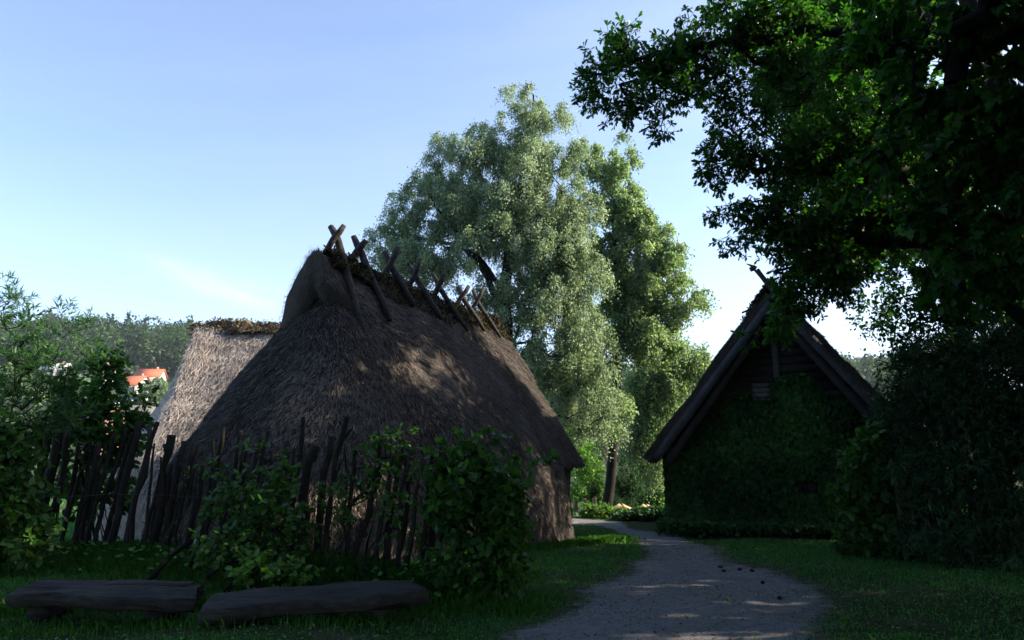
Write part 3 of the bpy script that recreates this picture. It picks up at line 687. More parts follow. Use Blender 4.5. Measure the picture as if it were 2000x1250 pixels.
def build_ivy():
    rng = np.random.default_rng(24); t = thing('ivy', 'dark ivy mat covering the lower plank gable of the house', 'ivy'); lf = MB(); st = MB()
    n = 24000; w = rng.uniform(-3.0, 3.05, n*2); z = rng.uniform(-.2, 3.9, n*2); slope = (APEX-ZE)/WE
    zt = np.interp(w, [-3.1, -2.6, -1.6, -1.2, -.72, -.70, -.12, -.1, .5, 1.1, 1.6, 3.1], [2.1, 2.3, 3.05, 3.5, 3.66, 3.12, 3.15, 3.74, 3.70, 3.55, 3.2, 2.0])+wave_noise(np.stack([w, z, w*0], 1), 4, 3, 2)*.16
    gap = wave_noise(np.stack([w, z, w*0], 1), 3.4, 19, 3); ok = (z < zt) & ((gap > -.55-.3*rng.random(n*2)) | (w > .9)) & (z < APEX-np.abs(w)*slope-.35+.0*w); w, z = w[ok][:n], z[ok][:n]; n = len(w)
    bulge = .09+.20*np.abs(wave_noise(np.stack([w, z, w*0], 1), 2.2, 4, 3))+.22*np.exp(-np.maximum(z, 0)/.5)
    dep = bulge*rng.random(n)**.5; ww = w.copy(); s = .70-dep
    P = gh(s, ww, z); D = nrm(np.array([0, 0, -.8])-GR*.35+rng.normal(0, .4, (n, 3))); N = nrm(-GR+np.array([0, 0, .45])+rng.normal(0, .4, (n, 3)))
    leaves(lf, T_IVY, P, D, N, rng.uniform(.07, .175, n), np.clip(rng.normal(.42, .22, n)+.35*wave_noise(P, 2.2, 40, 2), 0, 1))
    # round the corner, along the long side wall
    n = 6000; P = gh(rng.uniform(.5, 2.9, n), -2.82-rng.random(n)*.22, rng.uniform(-.2, 2.1, n)); D = nrm(np.array([0, 0, -.8])-GP*.35+rng.normal(0, .4, (n, 3)))
    leaves(lf, T_IVY, P, D, nrm(-GP+rng.normal(0, .4, (n, 3))), rng.uniform(.07, .13, n), np.clip(rng.normal(.5, .2, n), 0, 1))
    for k in range(26):
        w0 = rng.uniform(-2.6, 2.6); zt_ = min(3.3, APEX-abs(w0)*slope-.8); pts = [gh(np.array(.66), np.array(w0+.12*math.sin(q*3+k)+rng.normal(0, .03)), np.array(-.2+q*(zt_+.2))) for q in np.linspace(0, 1, 9)]; tube(st, pts, np.linspace(.025, .008, 9), 5, True, .05, rng)
    st.build('stems', M['bark_oak'], t); lf.build('foliage', M['ivy'], t)
build_ivy()

# ------------------------------------------------------------------ stake fence
FA, FB = np.array([-9.3, 13.4]), np.array([-.15, 8.95])
def fence_at(px):
    """point of the fence line seen in this pixel column"""
    u = (px-1000)/F; d = FB-FA; k = (u*FA[1]-FA[0])/(d[0]-u*d[1]); return FA+d*k
def build_fence():
    rng = np.random.default_rng(31)
    t = thing('stake_fence', 'crooked fence of upright rough branch stakes in front of the big hut', 'fence')
    S = [(78, 95, 828, 13, 'g'), (104, 118, 826, 17, 'g'), (122, 134, 834, 10, 'g'), (140, 152, 872, 8, ''), (152, 168, 880, 7, ''), (168, 176, 866, 6, ''), (176, 190, 868, 7, ''), (196, 205, 870, 6, ''), (206, 224, 842, 7, ''),
         (212, 246, 836, 9, ''), (226, 258, 846, 8, ''), (240, 272, 822, 13, ''), (264, 292, 830, 9, 'g'), (288, 308, 824, 8, ''), (310, 330, 850, 12, 'k'), (330, 360, 862, 10, ''), (355, 382, 868, 11, 'f'), (396, 416, 858, 6, ''), (418, 437, 828, 8, ''),
         (455, 470, 842, 8, ''), (470, 482, 858, 8, ''), (500, 511, 846, 7, ''), (512, 525, 842, 8, ''), (528, 532, 880, 8, ''), (545, 562, 862, 11, ''), (572, 576, 876, 6, ''), (580, 592, 814, 9, ''), (600, 612, 870, 15, 'k'), (622, 648, 852, 13, ''), (654, 672, 814, 9, 'k'),
         (690, 742, 858, 11, 'y'), (700, 694, 880, 8, 'y'), (738, 766, 868, 7, ''), (752, 782, 850, 8, ''), (770, 792, 892, 8, ''), (790, 800, 905, 8, ''), (806, 828, 896, 8, ''), (822, 846, 885, 9, ''), (842, 862, 866, 10, ''), (858, 868, 872, 9, ''), (876, 900, 905, 9, ''), (896, 915, 920, 8, ''), (920, 934, 900, 10, ''), (944, 952, 925, 9, ''), (965, 970, 940, 9, ''), (992, 985, 915, 8, '')]
    for k in range(26):
        xb = rng.uniform(110, 400) if k < 14 else rng.uniform(420, 960); S.append((xb, xb+rng.uniform(-6, 22), rng.uniform(862, 935) if k < 14 else rng.uniform(872, 940), rng.uniform(4, 7.5), ''))
    for i, (xb, xt, yt, w, kind) in enumerate(S):
        b2 = fence_at(xb)+rng.normal(0, .07, 2); base = np.array([b2[0], b2[1], float(gz(*b2))-.15]); D = b2[1]
        top = at(xt, yt, D+rng.normal(0, .08)); R = w*.5*D/F*1.12; n = 9
        s = np.linspace(0, 1, n); pts = base+(top-base)*s[:, None]; bend = rng.normal(0, .035, 2)
        wig = np.cumsum(rng.normal(0, .012, (n, 2)), 0); wig -= s[:, None]*wig[-1]
        pts[:, :2] += wig*2.0+np.sin(s*math.pi)[:, None]*bend
        if kind == 'k': pts[:, 0] += .07*np.sin(s*7)*s
        rad = R*np.linspace(1.12, .86, n)*(1+rng.normal(0, .06, n))
        if kind == 'k': rad[-2:] *= 1.35
        b = MB(); tube(b, pts, rad, 8, True, .07, rng, rng.random())
        if kind in ('f', 'y', 'k'):
            j = {'f': 6, 'y': 5, 'k': 7}[kind]; p0 = pts[j]; sg = -1 if i % 2 == 0 else 1
            L = {'f': .28, 'y': .50, 'k': .16}[kind]; e = p0+np.array([sg*L*.7, rng.normal(0, .05), L*.75])
            tube(b, [p0, (p0+e)/2+np.array([0, 0, -.03]), e], np.array([.8, .72, .62])*R, 7, True, .06, rng, rng.random())
            if kind == 'y':
                e2 = pts[7]+np.array([.24, 0, .02]); tube(b, [pts[7], e2], [.5*R, .35*R], 6, True, .05, rng)
        for _ in range(rng.integers(0, 4)):                       # stubs of lopped twigs
            j = rng.integers(3, n-1); d = unit(rng, 1)[0]; d[2] = abs(d[2])*.7+.2; tube(b, [pts[j], pts[j]+d*rng.uniform(.06, .15)], [.3*R, .2*R], 5, True, .05, rng)
        b.build('stake', M['stake_grey'] if kind == 'g' else M['stake'], t, smooth=True)
    for h in (1.05,):                                         # wires tying the stakes together
        b = MB(); q = np.linspace(0.02, .99, 60); base = FA+(FB-FA)*q[:, None]; zz = gz(base[:, 0], base[:, 1])+h+.03*np.sin(q*23)+.006*rng.normal(size=60)
        tube(b, np.column_stack([base+np.array([-.05, -.09]), zz]), .003, 4, True); b.build('wire', M['wire'], t)
build_fence()

# ------------------------------------------------------------------ hewn log benches
def log_bench(name, label, A, B, wid, thick, seed, crack):
    rng = np.random.default_rng(seed); t = thing(name, label, 'bench', 'hewn log benches in the grass')
    A = np.asarray(A, float); B = np.asarray(B, float); d = B-A; Lh = np.linalg.norm(d); d = d/Lh; sd = np.array([d[1], -d[0], 0]); sd /= np.linalg.norm(sd)   # sd points to the camera
    n = 70; prof0 = np.array([(-.50, .0), (-.30, .03), (0, .02), (.25, .0), (.47, -.03), (.51, -.12), (.53, -.45), (.50, -.80), (.42, -.95), (0, -1.0), (-.40, -.95), (-.52, -.6), (-.50, 0)]); qq = np.linspace(0, 12, 49)[:-1]; prof = np.stack([np.interp(qq, np.arange(13), prof0[:, c_]) for c_ in (0, 1)], 1); groove = rng.normal(0, 1, 48); groove2 = rng.normal(0, 1, 48)
    k = len(prof); V = []
    for i in range(n):
        s = i/(n-1); e = 1-.16*max(0, abs(s-.5)*2-.86)/.14
        wv = 1+.07*math.sin(s*9+seed)+.04*math.sin(s*23+2*seed); c = A+d*Lh*s+sd*.03*math.sin(s*6+seed)
        skew = .16*(1-s)*0
        for j, (a, b) in enumerate(prof):
            V.append(c+sd*(a*wid*wv*e)+np.array([0, 0, b*thick-a*.06+.008*math.sin(s*11+a*5+seed)+.005*(groove[j]*math.cos(s*7+j)+groove2[j]*math.sin(s*17+j*2))])+d*(a*.18*(1 if i == n-1 else (0 if i else -.3))))
    V = np.array(V); V += (wave_noise(V*np.array([1, 2.5, 2.5]), 5, seed, 3)*.009)[:, None]*np.array([0, .8, 1])+rng.normal(0, .002, V.shape)
    mb = MB(); fc = grid_faces(n, k); q = [[r*k+k-1, r*k, (r+1)*k, (r+1)*k+k-1] for r in range(n-1)]
    mb.add(V, [np.concatenate([fc, np.array(q)]), np.arange(k)[None], (np.arange(k)[::-1]+(n-1)*k)[None]], .5); mb.build('seat', M['log'], t, smooth=False)
    if crack:                                                     # a split slab along the back edge
        b = MB(); pts = [A+d*Lh*s-sd*wid*.42+np.array([0, 0, .035+.012*math.sin(s*8)]) for s in np.linspace(.42, .9, 12)]; plank(b, pts[0]-np.array([0, 0, .012]), pts[-1]-np.array([0, 0, .022]), .13, .035, (0, -.15, 1), .7, 10, .012, rng); b.build('slab', M['log'], t)
    for s in (.13, .80):
        c = A+d*Lh*s; b = MB(); zc = float(gz(c[0], c[1]))+.07; tube(b, [c+sd*(q*wid*.50)+np.array([0, 0, zc-c[2]]) for q in (-1, -.6, -.2, .2, .55)], np.array([.10, .105, .11, .105, .10]), 12, True, .03, rng, .3)
        b.build('support_log', M['log'], t, smooth=False)
def onz(px, py, z):
    return at(px, py, solveD(px, py, z))
log_bench('log_bench', 'long grey log bench with a split slab along its back edge', onz(48, 1146, .32), onz(385, 1154, .31), .46, .14, 3, True)
log_bench('log_bench', 'log bench with mossy top tilted up beside the leafy fence end', onz(405, 1174, .25), onz(815, 1142, .32), .52, .15, 8, False)

# ------------------------------------------------------------------ shrubs by the fence
def shrub(name, label, cat, base, ells, n_tips, leafmat, rng, T, size, n_stem=7, stem_h=.5, bspread=.25, group=None, barkmat=None, extra=None, step=.25, **kw):
    t = thing(name, label, cat, group); base = np.asarray(base, float); tips = sample(ells, n_tips, rng, .55)
    if extra is not None: tips = np.concatenate([tips, extra])
    tips[:, 2] = np.maximum(tips[:, 2], gz(tips[:, 0], tips[:, 1])+.08)
    seeds = []
    ctr = np.mean([c for c, _ in ells], axis=0)
    for k in range(n_stem):
        b0 = base+np.array([*rng.normal(0, bspread, 2), 0]); b0[2] = float(gz(b0[0], b0[1]))-.05; tgt = tips[rng.integers(len(tips))]; e = b0+(tgt-b0)*stem_h; e[2] = max(e[2], b0[2]+.2)
        pts = [b0+(e-b0)*s+np.array([*rng.normal(0, .02, 2), .08*math.sin(s*3)]) for s in (0, .33, .66, 1)]; seeds.append((pts, [.016, .014, .012, .01]))
    # every stem starts at the ground
    P, par, R, tn = grow(seeds, tips, step, .0028, rng, up=.15)
    lens = np.cumsum([0]+[len(p) for p, _ in seeds])[:-1]
    for i in lens: par[i] = -1
    bk = MB(); lf = MB(); skin_branches(bk, P, par, R)
    kw = dict(dict(n_twig=4, twig=(.08, .25), n_leaf=5, droop=.25, spread=.9, rtw=.002), **kw)
    rosettes(lf, bk, tips, ctr-np.array([0, 0, .6]), rng, T, size, **kw)
    bk.build('stems', barkmat or M['bark_oak'], t); lf.build('foliage', leafmat, t); return t
r_ = np.random.default_rng(41)
def gxy(x, y): return np.array([x, y, float(gz(x, y))])
shrub('bramble_bush', 'tangled light green bramble growing over the middle of the stake fence', 'bush', gxy(-3.55, 9.9), [E(500, 1010, 85, 75, 9.8, .35), E(440, 965, 45, 45, 10.1, .25), E(560, 1030, 55, 60, 9.7, .35), E(480, 1070, 95, 40, 9.5, .35), E(540, 940, 30, 36, 9.9, .2)], 140, M['bramble'], r_, T_OVAL, .085, 10, .5, .5, extra=np.array([at(470, 890, 10), at(430, 905, 10.1), at(560, 900, 9.9), at(510, 885, 10), at(380, 930, 10.4), at(650, 960, 9.7), at(520, 1095, 9.3), at(505, 1075, 9.2)]))
shrub('hazel_bush', 'dense dark leafy bush swallowing the end of the stake fence next to the lawn', 'bush', gxy(-.55, 9.0), [E(940, 950, 62, 50, 9.0, .4), E(985, 985, 30, 60, 8.9, .3), E(890, 985, 40, 50, 9.0, .35), E(950, 1075, 50, 55, 8.8, .4), E(890, 1100, 40, 40, 8.8, .35), E(915, 905, 40, 22, 9.1, .3), E(985, 1050, 26, 60, 8.8, .25), E(870, 920, 20, 40, 9.1, .2)], 330, M['hazel'], r_, T_OVAL, .095, 12, .5, .35, extra=np.array([at(1040, 905, 9.0), at(1058, 912, 9), at(1030, 940, 8.9), at(870, 880, 9.1), at(912, 860, 9.1), at(940, 872, 9.1), at(1010, 1000, 8.8), at(1015, 1090, 8.7), at(830, 1080, 8.9), at(1022, 960, 8.9), at(1000, 895, 9), at(975, 868, 9.1), at(955, 850, 9.1), at(900, 875, 9.1), at(850, 900, 9.2), at(845, 950, 9.2), at(835, 1000, 9.1), at(1020, 1045, 8.8), at(1005, 1125, 8.7), at(848, 1125, 8.8), at(925, 1140, 8.7), at(970, 1135, 8.7)]))
shrub('climbing_vine', 'sparse vine threaded through the forked stakes between the two bushes', 'vine', gxy(-2.1, 9.75), [E(745, 905, 45, 55, 9.7, .15), E(700, 990, 70, 110, 9.75, .18), E(800, 1000, 50, 110, 9.5, .2), E(640, 1010, 30, 90, 9.8, .2)], 42, M['bramble'], r_, T_OVAL, .085, 9, .4, .6, extra=np.array([at(770, 858, 9.6), at(722, 868, 9.7), at(790, 862, 9.6)]))
shrub('nettle_clump', 'low pale green nettles lit by a fleck of sun behind the benches', 'weeds', gxy(-3.05, 9.0), [E(510, 1110, 45, 14, 8.9, .25), E(560, 1125, 50, 12, 8.8, .25)], 36, M['bright'], r_, T_OVAL, .085, 6, .4, .25, n_leaf=5, n_twig=3)
shrub('hazel_bush', 'tall broad leaved hazel rising above the dense end of the stakes, before the village', 'bush', gxy(-7.5, 13.3), [E(205, 745, 45, 60, 13.3, .5), E(155, 800, 60, 70, 13.3, .6), E(255, 830, 40, 60, 13.0, .4), E(200, 860, 70, 70, 13.2, .5), E(110, 850, 50, 50, 13.9, .4), E(180, 940, 90, 70, 14.4, .4)], 330, M['hazel'], r_, T_OVAL, .11, 12, .6, .4, extra=np.array([at(190, 680, 13.3), at(230, 690, 13.3), at(235, 720, 13.3), at(205, 700, 13.3), at(190, 705, 13.2), at(290, 790, 13), at(282, 830, 13), at(285, 760, 13.1), at(225, 740, 13.2)]), step=.3)
shrub('willow_bush', 'feathery narrow leaved willow shooting above the skyline of the hill', 'bush', gxy(-8.2, 11.6), [E(25, 640, 45, 70, 11.8, .4), E(60, 720, 70, 80, 11.8, .5), E(130, 720, 50, 70, 11.9, .4), E(20, 780, 80, 80, 11.7, .5), E(100, 800, 70, 60, 11.8, .5)], 150, M['willow'], r_, T_LANCE, .12, 14, .62, .4, extra=np.array([at(12, 552, 11.8), at(18, 575, 11.8), at(30, 590, 11.8), at(42, 595, 11.8), at(50, 610, 11.8), at(60, 625, 11.8), at(125, 608, 11.9), at(132, 622, 11.9), at(112, 618, 11.9), at(172, 628, 12), at(168, 640, 12), at(20, 600, 11.8), at(45, 630, 11.8), at(135, 650, 11.9), at(120, 660, 11.9)]), n_twig=5, n_leaf=8, twig=(.12, .30), droop=-.2, spread=.65, step=.35)
shrub('elder_bush', 'very dark leafy bush crowding the outer end of the stake fence', 'bush', gxy(-8.0, 11.0), [E(5, 900, 60, 80, 11.2, .5), E(25, 970, 55, 80, 11.0, .5), E(10, 1030, 65, 60, 10.8, .5), E(60, 1060, 35, 25, 10.7, .3)], 320, M['bramble'], r_, T_OVAL, .11, 9, .5, .4)
# right-hand side of the path
shrub('hazel_bush', 'broad leaved hazel covering an old brown post by the gabled house', 'bush', gxy(7.0, 13.3), [E(1725, 900, 70, 60, 13.2, .5), E(1690, 970, 55, 60, 13.0, .4), E(1760, 980, 80, 80, 13.3, .6), E(1720, 1040, 80, 45, 12.9, .5), E(1740, 855, 45, 30, 13.3, .4)], 520, M['hazel'], r_, T_OVAL, .13, 10, .5, .4, extra=np.array([at(1622, 965, 12.9), at(1640, 975, 12.8), at(1665, 930, 13), at(1680, 850, 13.2), at(1655, 1000, 12.8)]))
shrub('yew_bush', 'huge black green yew filling the shady corner beyond the lawn', 'bush', gxy(8.8, 12.6), [E(1860, 820, 110, 110, 12.8, 1.0), E(1950, 800, 110, 130, 12.4, 1.0), E(1850, 950, 100, 110, 12.2, .9), E(1960, 980, 110, 110, 11.8, .9), E(1790, 760, 60, 80, 13.4, .7), E(1900, 1050, 130, 50, 11.6, .8), E(2050, 850, 90, 200, 12, 1), E(1820, 700, 60, 50, 13.6, .6), E(1760, 860, 60, 90, 13.3, .7), E(1780, 950, 60, 80, 13.0, .7), E(1980, 680, 90, 60, 13.0, .8), E(1890, 700, 70, 50, 13.4, .7)], 2000, M['yew'], r_, T_LANCE, .12, 12, .5, .6, n_twig=5, n_leaf=9, twig=(.15, .35), droop=.3, step=.4)

# old post inside the hazel
b = MB(); p = gxy(6.72, 12.75); tube(b, [p+np.array([0, 0, -.2]), p+np.array([.01, 0, .7]), p+np.array([-.02, 0, 1.62])], [.055, .05, .045], 8, True, .06, RNG, .6)
tag(b.build('wooden_post', M['post_wood'], smooth=True), 'brown weathered post standing in the hazel by the gabled house', 'post')

# ------------------------------------------------------------------ birches and the trees beyond the huts
r_ = np.random.default_rng(51)
def trunkline(pts, rads, n=14):
    pts = np.asarray(pts, float); s = np.linspace(0, len(pts)-1, n); i = np.arange(len(pts))
    P = np.stack([np.interp(s, i, pts[:, k]) for k in range(3)], 1); P[1:-1] += r_.normal(0, .03, (n-2, 3)); return P, np.interp(s, i, rads)
D1 = 23.0
b0 = gxy(.15, D1)
T1 = trunkline([b0-np.array([0, 0, .2]), at(992, 700, D1), at(985, 560, D1), at(1000, 430, D1), at(1030, 300, D1), at(1042, 185, D1)], [.30, .24, .20, .14, .08, .03], 18)
L1 = trunkline([at(988, 620, D1), at(955, 545, D1-.3), at(915, 490, D1-.5), at(880, 440, D1-.6), at(840, 380, D1-.6)], [.13, .11, .085, .06, .03], 12)
L2 = trunkline([at(986, 575, D1), at(940, 510, D1+.3), at(905, 480, D1+.4), at(850, 470, D1+.5), at(790, 460, D1+.5)], [.10, .085, .07, .05, .025], 10)
L3 = trunkline([at(1000, 505, D1), at(1060, 488, D1-.6), at(1115, 475, D1-.8)], [.09, .07, .04], 8)
L4 = trunkline([at(990, 480, D1), at(960, 400, D1+.2), at(930, 320, D1+.2), at(910, 260, D1+.2)], [.10, .08, .05, .02], 9)
tree('birch_tree', 'tall spreading silver birch with drooping sprays and dark limbs behind the big hut', 'birch', [T1, L1, L2, L3, L4],
     [E(1045, 235, 72, 62, D1, 1.5), E(1065, 320, 72, 60, D1, 1.3), E(922, 290, 66, 56, D1, 1.5), E(832, 355, 60, 56, D1, 1.4), E(785, 435, 52, 52, D1, 1.1), E(745, 480, 34, 36, D1, .7), E(840, 505, 75, 45, D1, 1.3), E(985, 420, 125, 90, D1, 2.2), E(1105, 400, 60, 80, D1, 1.5), E(1100, 520, 85, 80, D1-.4, 1.6), E(1010, 580, 120, 80, D1-.4, 2.0), E(1120, 640, 75, 85, D1-.6, 1.4), E(1150, 740, 55, 70, D1-.8, 1.0), E(1060, 700, 70, 70, D1-.5, 1.2), E(1095, 790, 55, 50, D1-.5, 1.0), E(1160, 830, 45, 45, D1-.8, .8), E(935, 430, 70, 70, D1, 1.5), E(890, 400, 80, 70, D1, 1.6), E(985, 330, 70, 80, D1, 1.6), E(800, 500, 60, 45, D1, 1.2), E(1130, 300, 22, 60, D1, .6), E(1060, 470, 90, 70, D1, 1.8), E(1135, 560, 40, 60, D1-.3, 1.0)],
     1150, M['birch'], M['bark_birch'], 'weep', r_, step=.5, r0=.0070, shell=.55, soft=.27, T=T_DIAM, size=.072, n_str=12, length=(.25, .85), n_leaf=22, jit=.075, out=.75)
D2 = 25.2; b0 = gxy(3.22, D2)
T2 = trunkline([b0-np.array([0, 0, .2]), at(1195, 900, D2), at(1204, 780, D2), at(1208, 620, D2), at(1202, 480, D2), at(1196, 330, D2)], [.20, .165, .13, .10, .07, .03], 18)
tree('birch_tree', 'slimmer blue green birch whose dark trunk stands at the bend of the path', 'birch', [T2],
     [E(1192, 318, 42, 34, D2, .9), E(1205, 400, 55, 55, D2, 1.1), E(1250, 440, 55, 45, D2, 1.1), E(1282, 500, 46, 50, D2, 1.1), E(1315, 580, 45, 40, D2, 1.0), E(1235, 560, 60, 70, D2, 1.3), E(1255, 650, 70, 50, D2, 1.3), E(1180, 500, 40, 80, D2, 1.0), E(1180, 790, 40, 55, D2-.6, .8), E(1165, 690, 40, 60, D2-.4, .8)],
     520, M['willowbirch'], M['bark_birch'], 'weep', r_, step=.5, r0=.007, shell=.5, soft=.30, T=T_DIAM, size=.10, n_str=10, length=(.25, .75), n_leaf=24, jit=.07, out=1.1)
D3 = 28.0
T3 = trunkline([gxy(6.3, D3)-np.array([0, 0, .2]), at(1302, 900, D3), at(1290, 830, D3), at(1320, 780, D3), at(1345, 720, D3)], [.16, .12, .09, .06, .03], 12)
tree('weeping_tree', 'bushy light green weeping tree leaning against the eave of the gabled house', 'tree', [T3],
     [E(1330, 700, 55, 45, D3, 1.2), E(1290, 740, 55, 60, D3, 1.2), E(1365, 690, 28, 25, D3, .7), E(1280, 820, 45, 40, D3, 1.0), E(1250, 760, 40, 60, D3, 1.0), E(1245, 850, 35, 35, D3, .9), E(1275, 900, 30, 40, D3, .8)],
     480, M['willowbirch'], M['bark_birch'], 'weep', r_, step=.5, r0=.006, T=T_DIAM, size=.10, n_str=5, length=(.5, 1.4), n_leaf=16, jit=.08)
for lab, px, D, ells, m, sz in (
        ('leafy green shrub with whitish stems behind the three tan posts', 1150, 34, [E(1150, 920, 40, 50, 34, 1.2), E(1140, 960, 40, 30, 33, 1.0), E(1120, 880, 40, 50, 35, 1.0)], 'bright', .13),
        ('bright green shrub hanging over the pale peaked rails', 1255, 36, [E(1245, 900, 40, 60, 36, 1.2), E(1270, 860, 40, 50, 36, 1.2), E(1285, 930, 35, 40, 35, 1.0), E(1235, 950, 30, 25, 34, .8)], 'bright', .13),
        ('small yellowish shrub right beside the ivy clad house corner', 1285, 30, [E(1285, 965, 22, 25, 30, .6), E(1262, 978, 20, 15, 30, .5)], 'bright', .09)):
    D_ = D; shrub('bush', lab, 'bush', gxy(ells[0][0][0], D), ells, 260, M[m], r_, T_DIAM, sz, 8, .5, .5, n_twig=5, n_leaf=8, twig=(.15, .4), step=.4)
shrub('yew_bush', 'small black green bush tucked against the birch trunk by the path', 'bush', gxy(4.1, 26.5), [E(1222, 955, 30, 38, 26.5, .6), E(1205, 985, 25, 20, 26, .5), E(1163, 965, 14, 26, 27, .4)], 200, M['yew'], r_, T_LANCE, .12, 6, .5, .3, n_twig=5, n_leaf=9)
shrub('bush', 'knee high mound of yellow green leaves at the edge of the sunny path', 'bush', gxy(3.1, 23.6), [E(1158, 1000, 20, 9, 23.6, .35), E(1185, 998, 14, 8, 23.6, .3), E(1212, 1000, 10, 6, 23.5, .25)], 90, M['bright'], r_, T_OVAL, .08, 6, .4, .3)
# pale peaked rails and tan posts
def peaked_rail(label, px, py, D, half, drop):
    c = at(px, py, D); t = thing('peaked_rail', label, 'low fence', 'pale peaked rails beside the sunny path')
    for s in (-1, 1):
        b = MB(); plank(b, c+np.array([s*.02, 0, 0]), c+np.array([s*half, .12*s, -drop]), .20, .05, (0, -.5, 1), .6, 5, .006, RNG); b.build('board', M['pale_wood'], t)
        e = c+np.array([s*half*.8, .1*s, -drop*.85]); b = MB(); tube(b, [np.array([e[0], e[1]+.03, float(gz(e[0], e[1]))-.1]), e+np.array([0, .03, -.02])], .035, 6, True, .03, RNG, .5); b.build('leg', M['post_wood'], t)
    b = MB(); tube(b, [np.array([c[0], c[1]+.05, float(gz(c[0], c[1]))-.1]), c+np.array([0, .05, -.03])], .04, 6, True, .03, RNG, .5); b.build('leg', M['post_wood'], t)
peaked_rail('pale peaked rail nearest the birch trunk, free of leaves on both slopes', 1214, 987, 24.4, .55, .26)
peaked_rail('pale peaked rail half sunk in the ivy at the house corner', 1262, 988, 24.8, .40, .17)
peaked_rail('pale peaked rail rising out of the yellow green mound', 1156, 989, 24.0, .42, .18)
for lab, px, yt, D in (('tan post closest to the hut wall, beyond the sunny path', 1124, 975, 27.0), ('middle tan post of the three beyond the sunny path', 1142, 974, 26.5), ('tan post next to the dark birch trunk', 1161, 972, 26.0)):
    top = at(px, yt, D); b = MB(); z0 = float(gz(top[0], D)); tube(b, [np.array([top[0], D, z0-.2]), (np.array([top[0], D, z0])+top)/2, top-np.array([0, 0, .03]), top], [.085, .08, .08, .06], 9, True, .02, RNG, .6)
    tag(b.build('wooden_post', M['post_wood'], smooth=True), lab, 'post', 'tan posts beyond the sunny path')

# ------------------------------------------------------------------ the big trees overhead on the right
r_ = np.random.default_rng(61)
DO = 11.0
OT = trunkline([gxy(9.6, 11.6)-np.array([0, 0, .3]), (9.5, 11.6, 2.5), (9.1, 11.4, 5.2), (8.4, 11.2, 7.6), (7.8, 11, 10.0)], [.48, .40, .34, .25, .12], 16)
OL = trunkline([(9.1, 11.4, 5.2), (7.6, 11.2, 6.6), at(1700, 60, DO), at(1580, 56, DO), at(1490, 82, DO), at(1400, 84, DO-.2), at(1300, 105, DO-.3), at(1220, 130, DO-.4), at(1140, 155, DO-.4)], [.16, .11, .075, .062, .054, .045, .034, .022, .010], 30)
OL2 = trunkline([(9.3, 11.5, 3.8), at(1800, 330, DO+.3), at(1680, 350, DO+.3), at(1580, 330, DO), at(1490, 330, DO), at(1420, 320, DO)], [.14, .10, .07, .05, .03, .012], 18)
OL3 = trunkline([(9.4, 11.5, 2.9), at(1850, 480, DO+.2), at(1720, 470, DO), at(1600, 470, DO), at(1490, 440, DO), at(1420, 420, DO)], [.13, .09, .07, .05, .03, .012], 18)
oak = [E(1160, 160, 40, 42, DO-.4, .5), E(1215, 100, 52, 50, DO-.4, .6), E(1230, 200, 50, 42, DO-.4, .5), E(1290, 130, 62, 48, DO-.3, .7), E(1290, 245, 26, 26, DO-.3, .3), E(1350, 95, 60, 48, DO, .7), E(1330, 185, 50, 30, DO-.2, .5), E(1400, 160, 50, 42, DO, .6), E(1450, 70, 60, 60, DO, .8), E(1410, 20, 40, 40, DO, .6), E(1440, 225, 45, 40, DO, .5), E(1520, 130, 55, 45, DO, .6), E(1500, 30, 60, 40, DO, .8),
       E(1405, 305, 36, 42, DO, .4), E(1400, 350, 28, 16, DO, .3), E(1450, 300, 50, 50, DO, .6), E(1500, 230, 40, 40, DO, .5), E(1540, 310, 70, 70, DO, .8), E(1640, 260, 80, 110, DO+.2, 1.0), E(1660, 110, 60, 90, DO+.4, 1.0), E(1420, 415, 36, 22, DO-.2, .3), E(1440, 470, 34, 18, DO-.2, .3), E(1500, 410, 60, 45, DO, .6), E(1560, 450, 90, 65, DO, .8), E(1545, 535, 40, 40, DO-.2, .5), E(1530, 575, 22, 24, DO-.2, .3), E(1565, 590, 42, 30, DO-.3, .45), E(1525, 628, 42, 20, DO-.4, .4), E(1450, 648, 24, 8, DO-.4, .15), E(1620, 530, 70, 60, DO, .8), E(1660, 430, 90, 80, DO+.2, 1.0), E(1610, 300, 80, 90, 13.4, .9), E(1700, 400, 90, 90, 14.0, 1.0), E(1660, 500, 80, 40, 13.6, .7), E(1750, 230, 100, 100, 13.0, 1.0), E(1640, 120, 50, 70, 12.8, .7), E(1570, 50, 45, 36, DO, .5), E(1600, 500, 60, 45, 12.4, .6), (np.array([7.4, 13.4, 10.7]), np.array([1.9, 1.2, 1.0])), (np.array([5.7, 13.7, 9.4]), np.array([.9, .7, .6]))]  # deep and high lobes are added to shade the big hut
tree('oak_tree', 'large dark oak reaching its lobed leaf branches out across the sky above the path', 'oak', [OT, OL, OL2, OL3], oak, 3000, M['oak'], M['bark_oak'], 'rosette', r_, step=.3, r0=.0042, shell=.5, T=T_OAK, size=.098, n_twig=5, twig=(.08, .30), n_leaf=7)
DM = 8.6
MT = trunkline([gxy(8.8, 8.2)-np.array([0, 0, .3]), (8.7, 8.2, 2.5), (8.3, 8.2, 5), (7.8, 8.3, 8.0), (7.6, 8.4, 11)], [.36, .30, .26, .18, .06], 14)
ML = trunkline([(8.4, 8.2, 4.4), at(2010, 230, DM), at(1880, 200, DM), at(1780, 170, DM)], [.11, .08, .05, .02], 10)
ML2 = trunkline([(8.55, 8.2, 3.4), at(2010, 420, DM), at(1900, 430, DM+.3), at(1800, 480, DM+.5)], [.10, .07, .045, .02], 10)
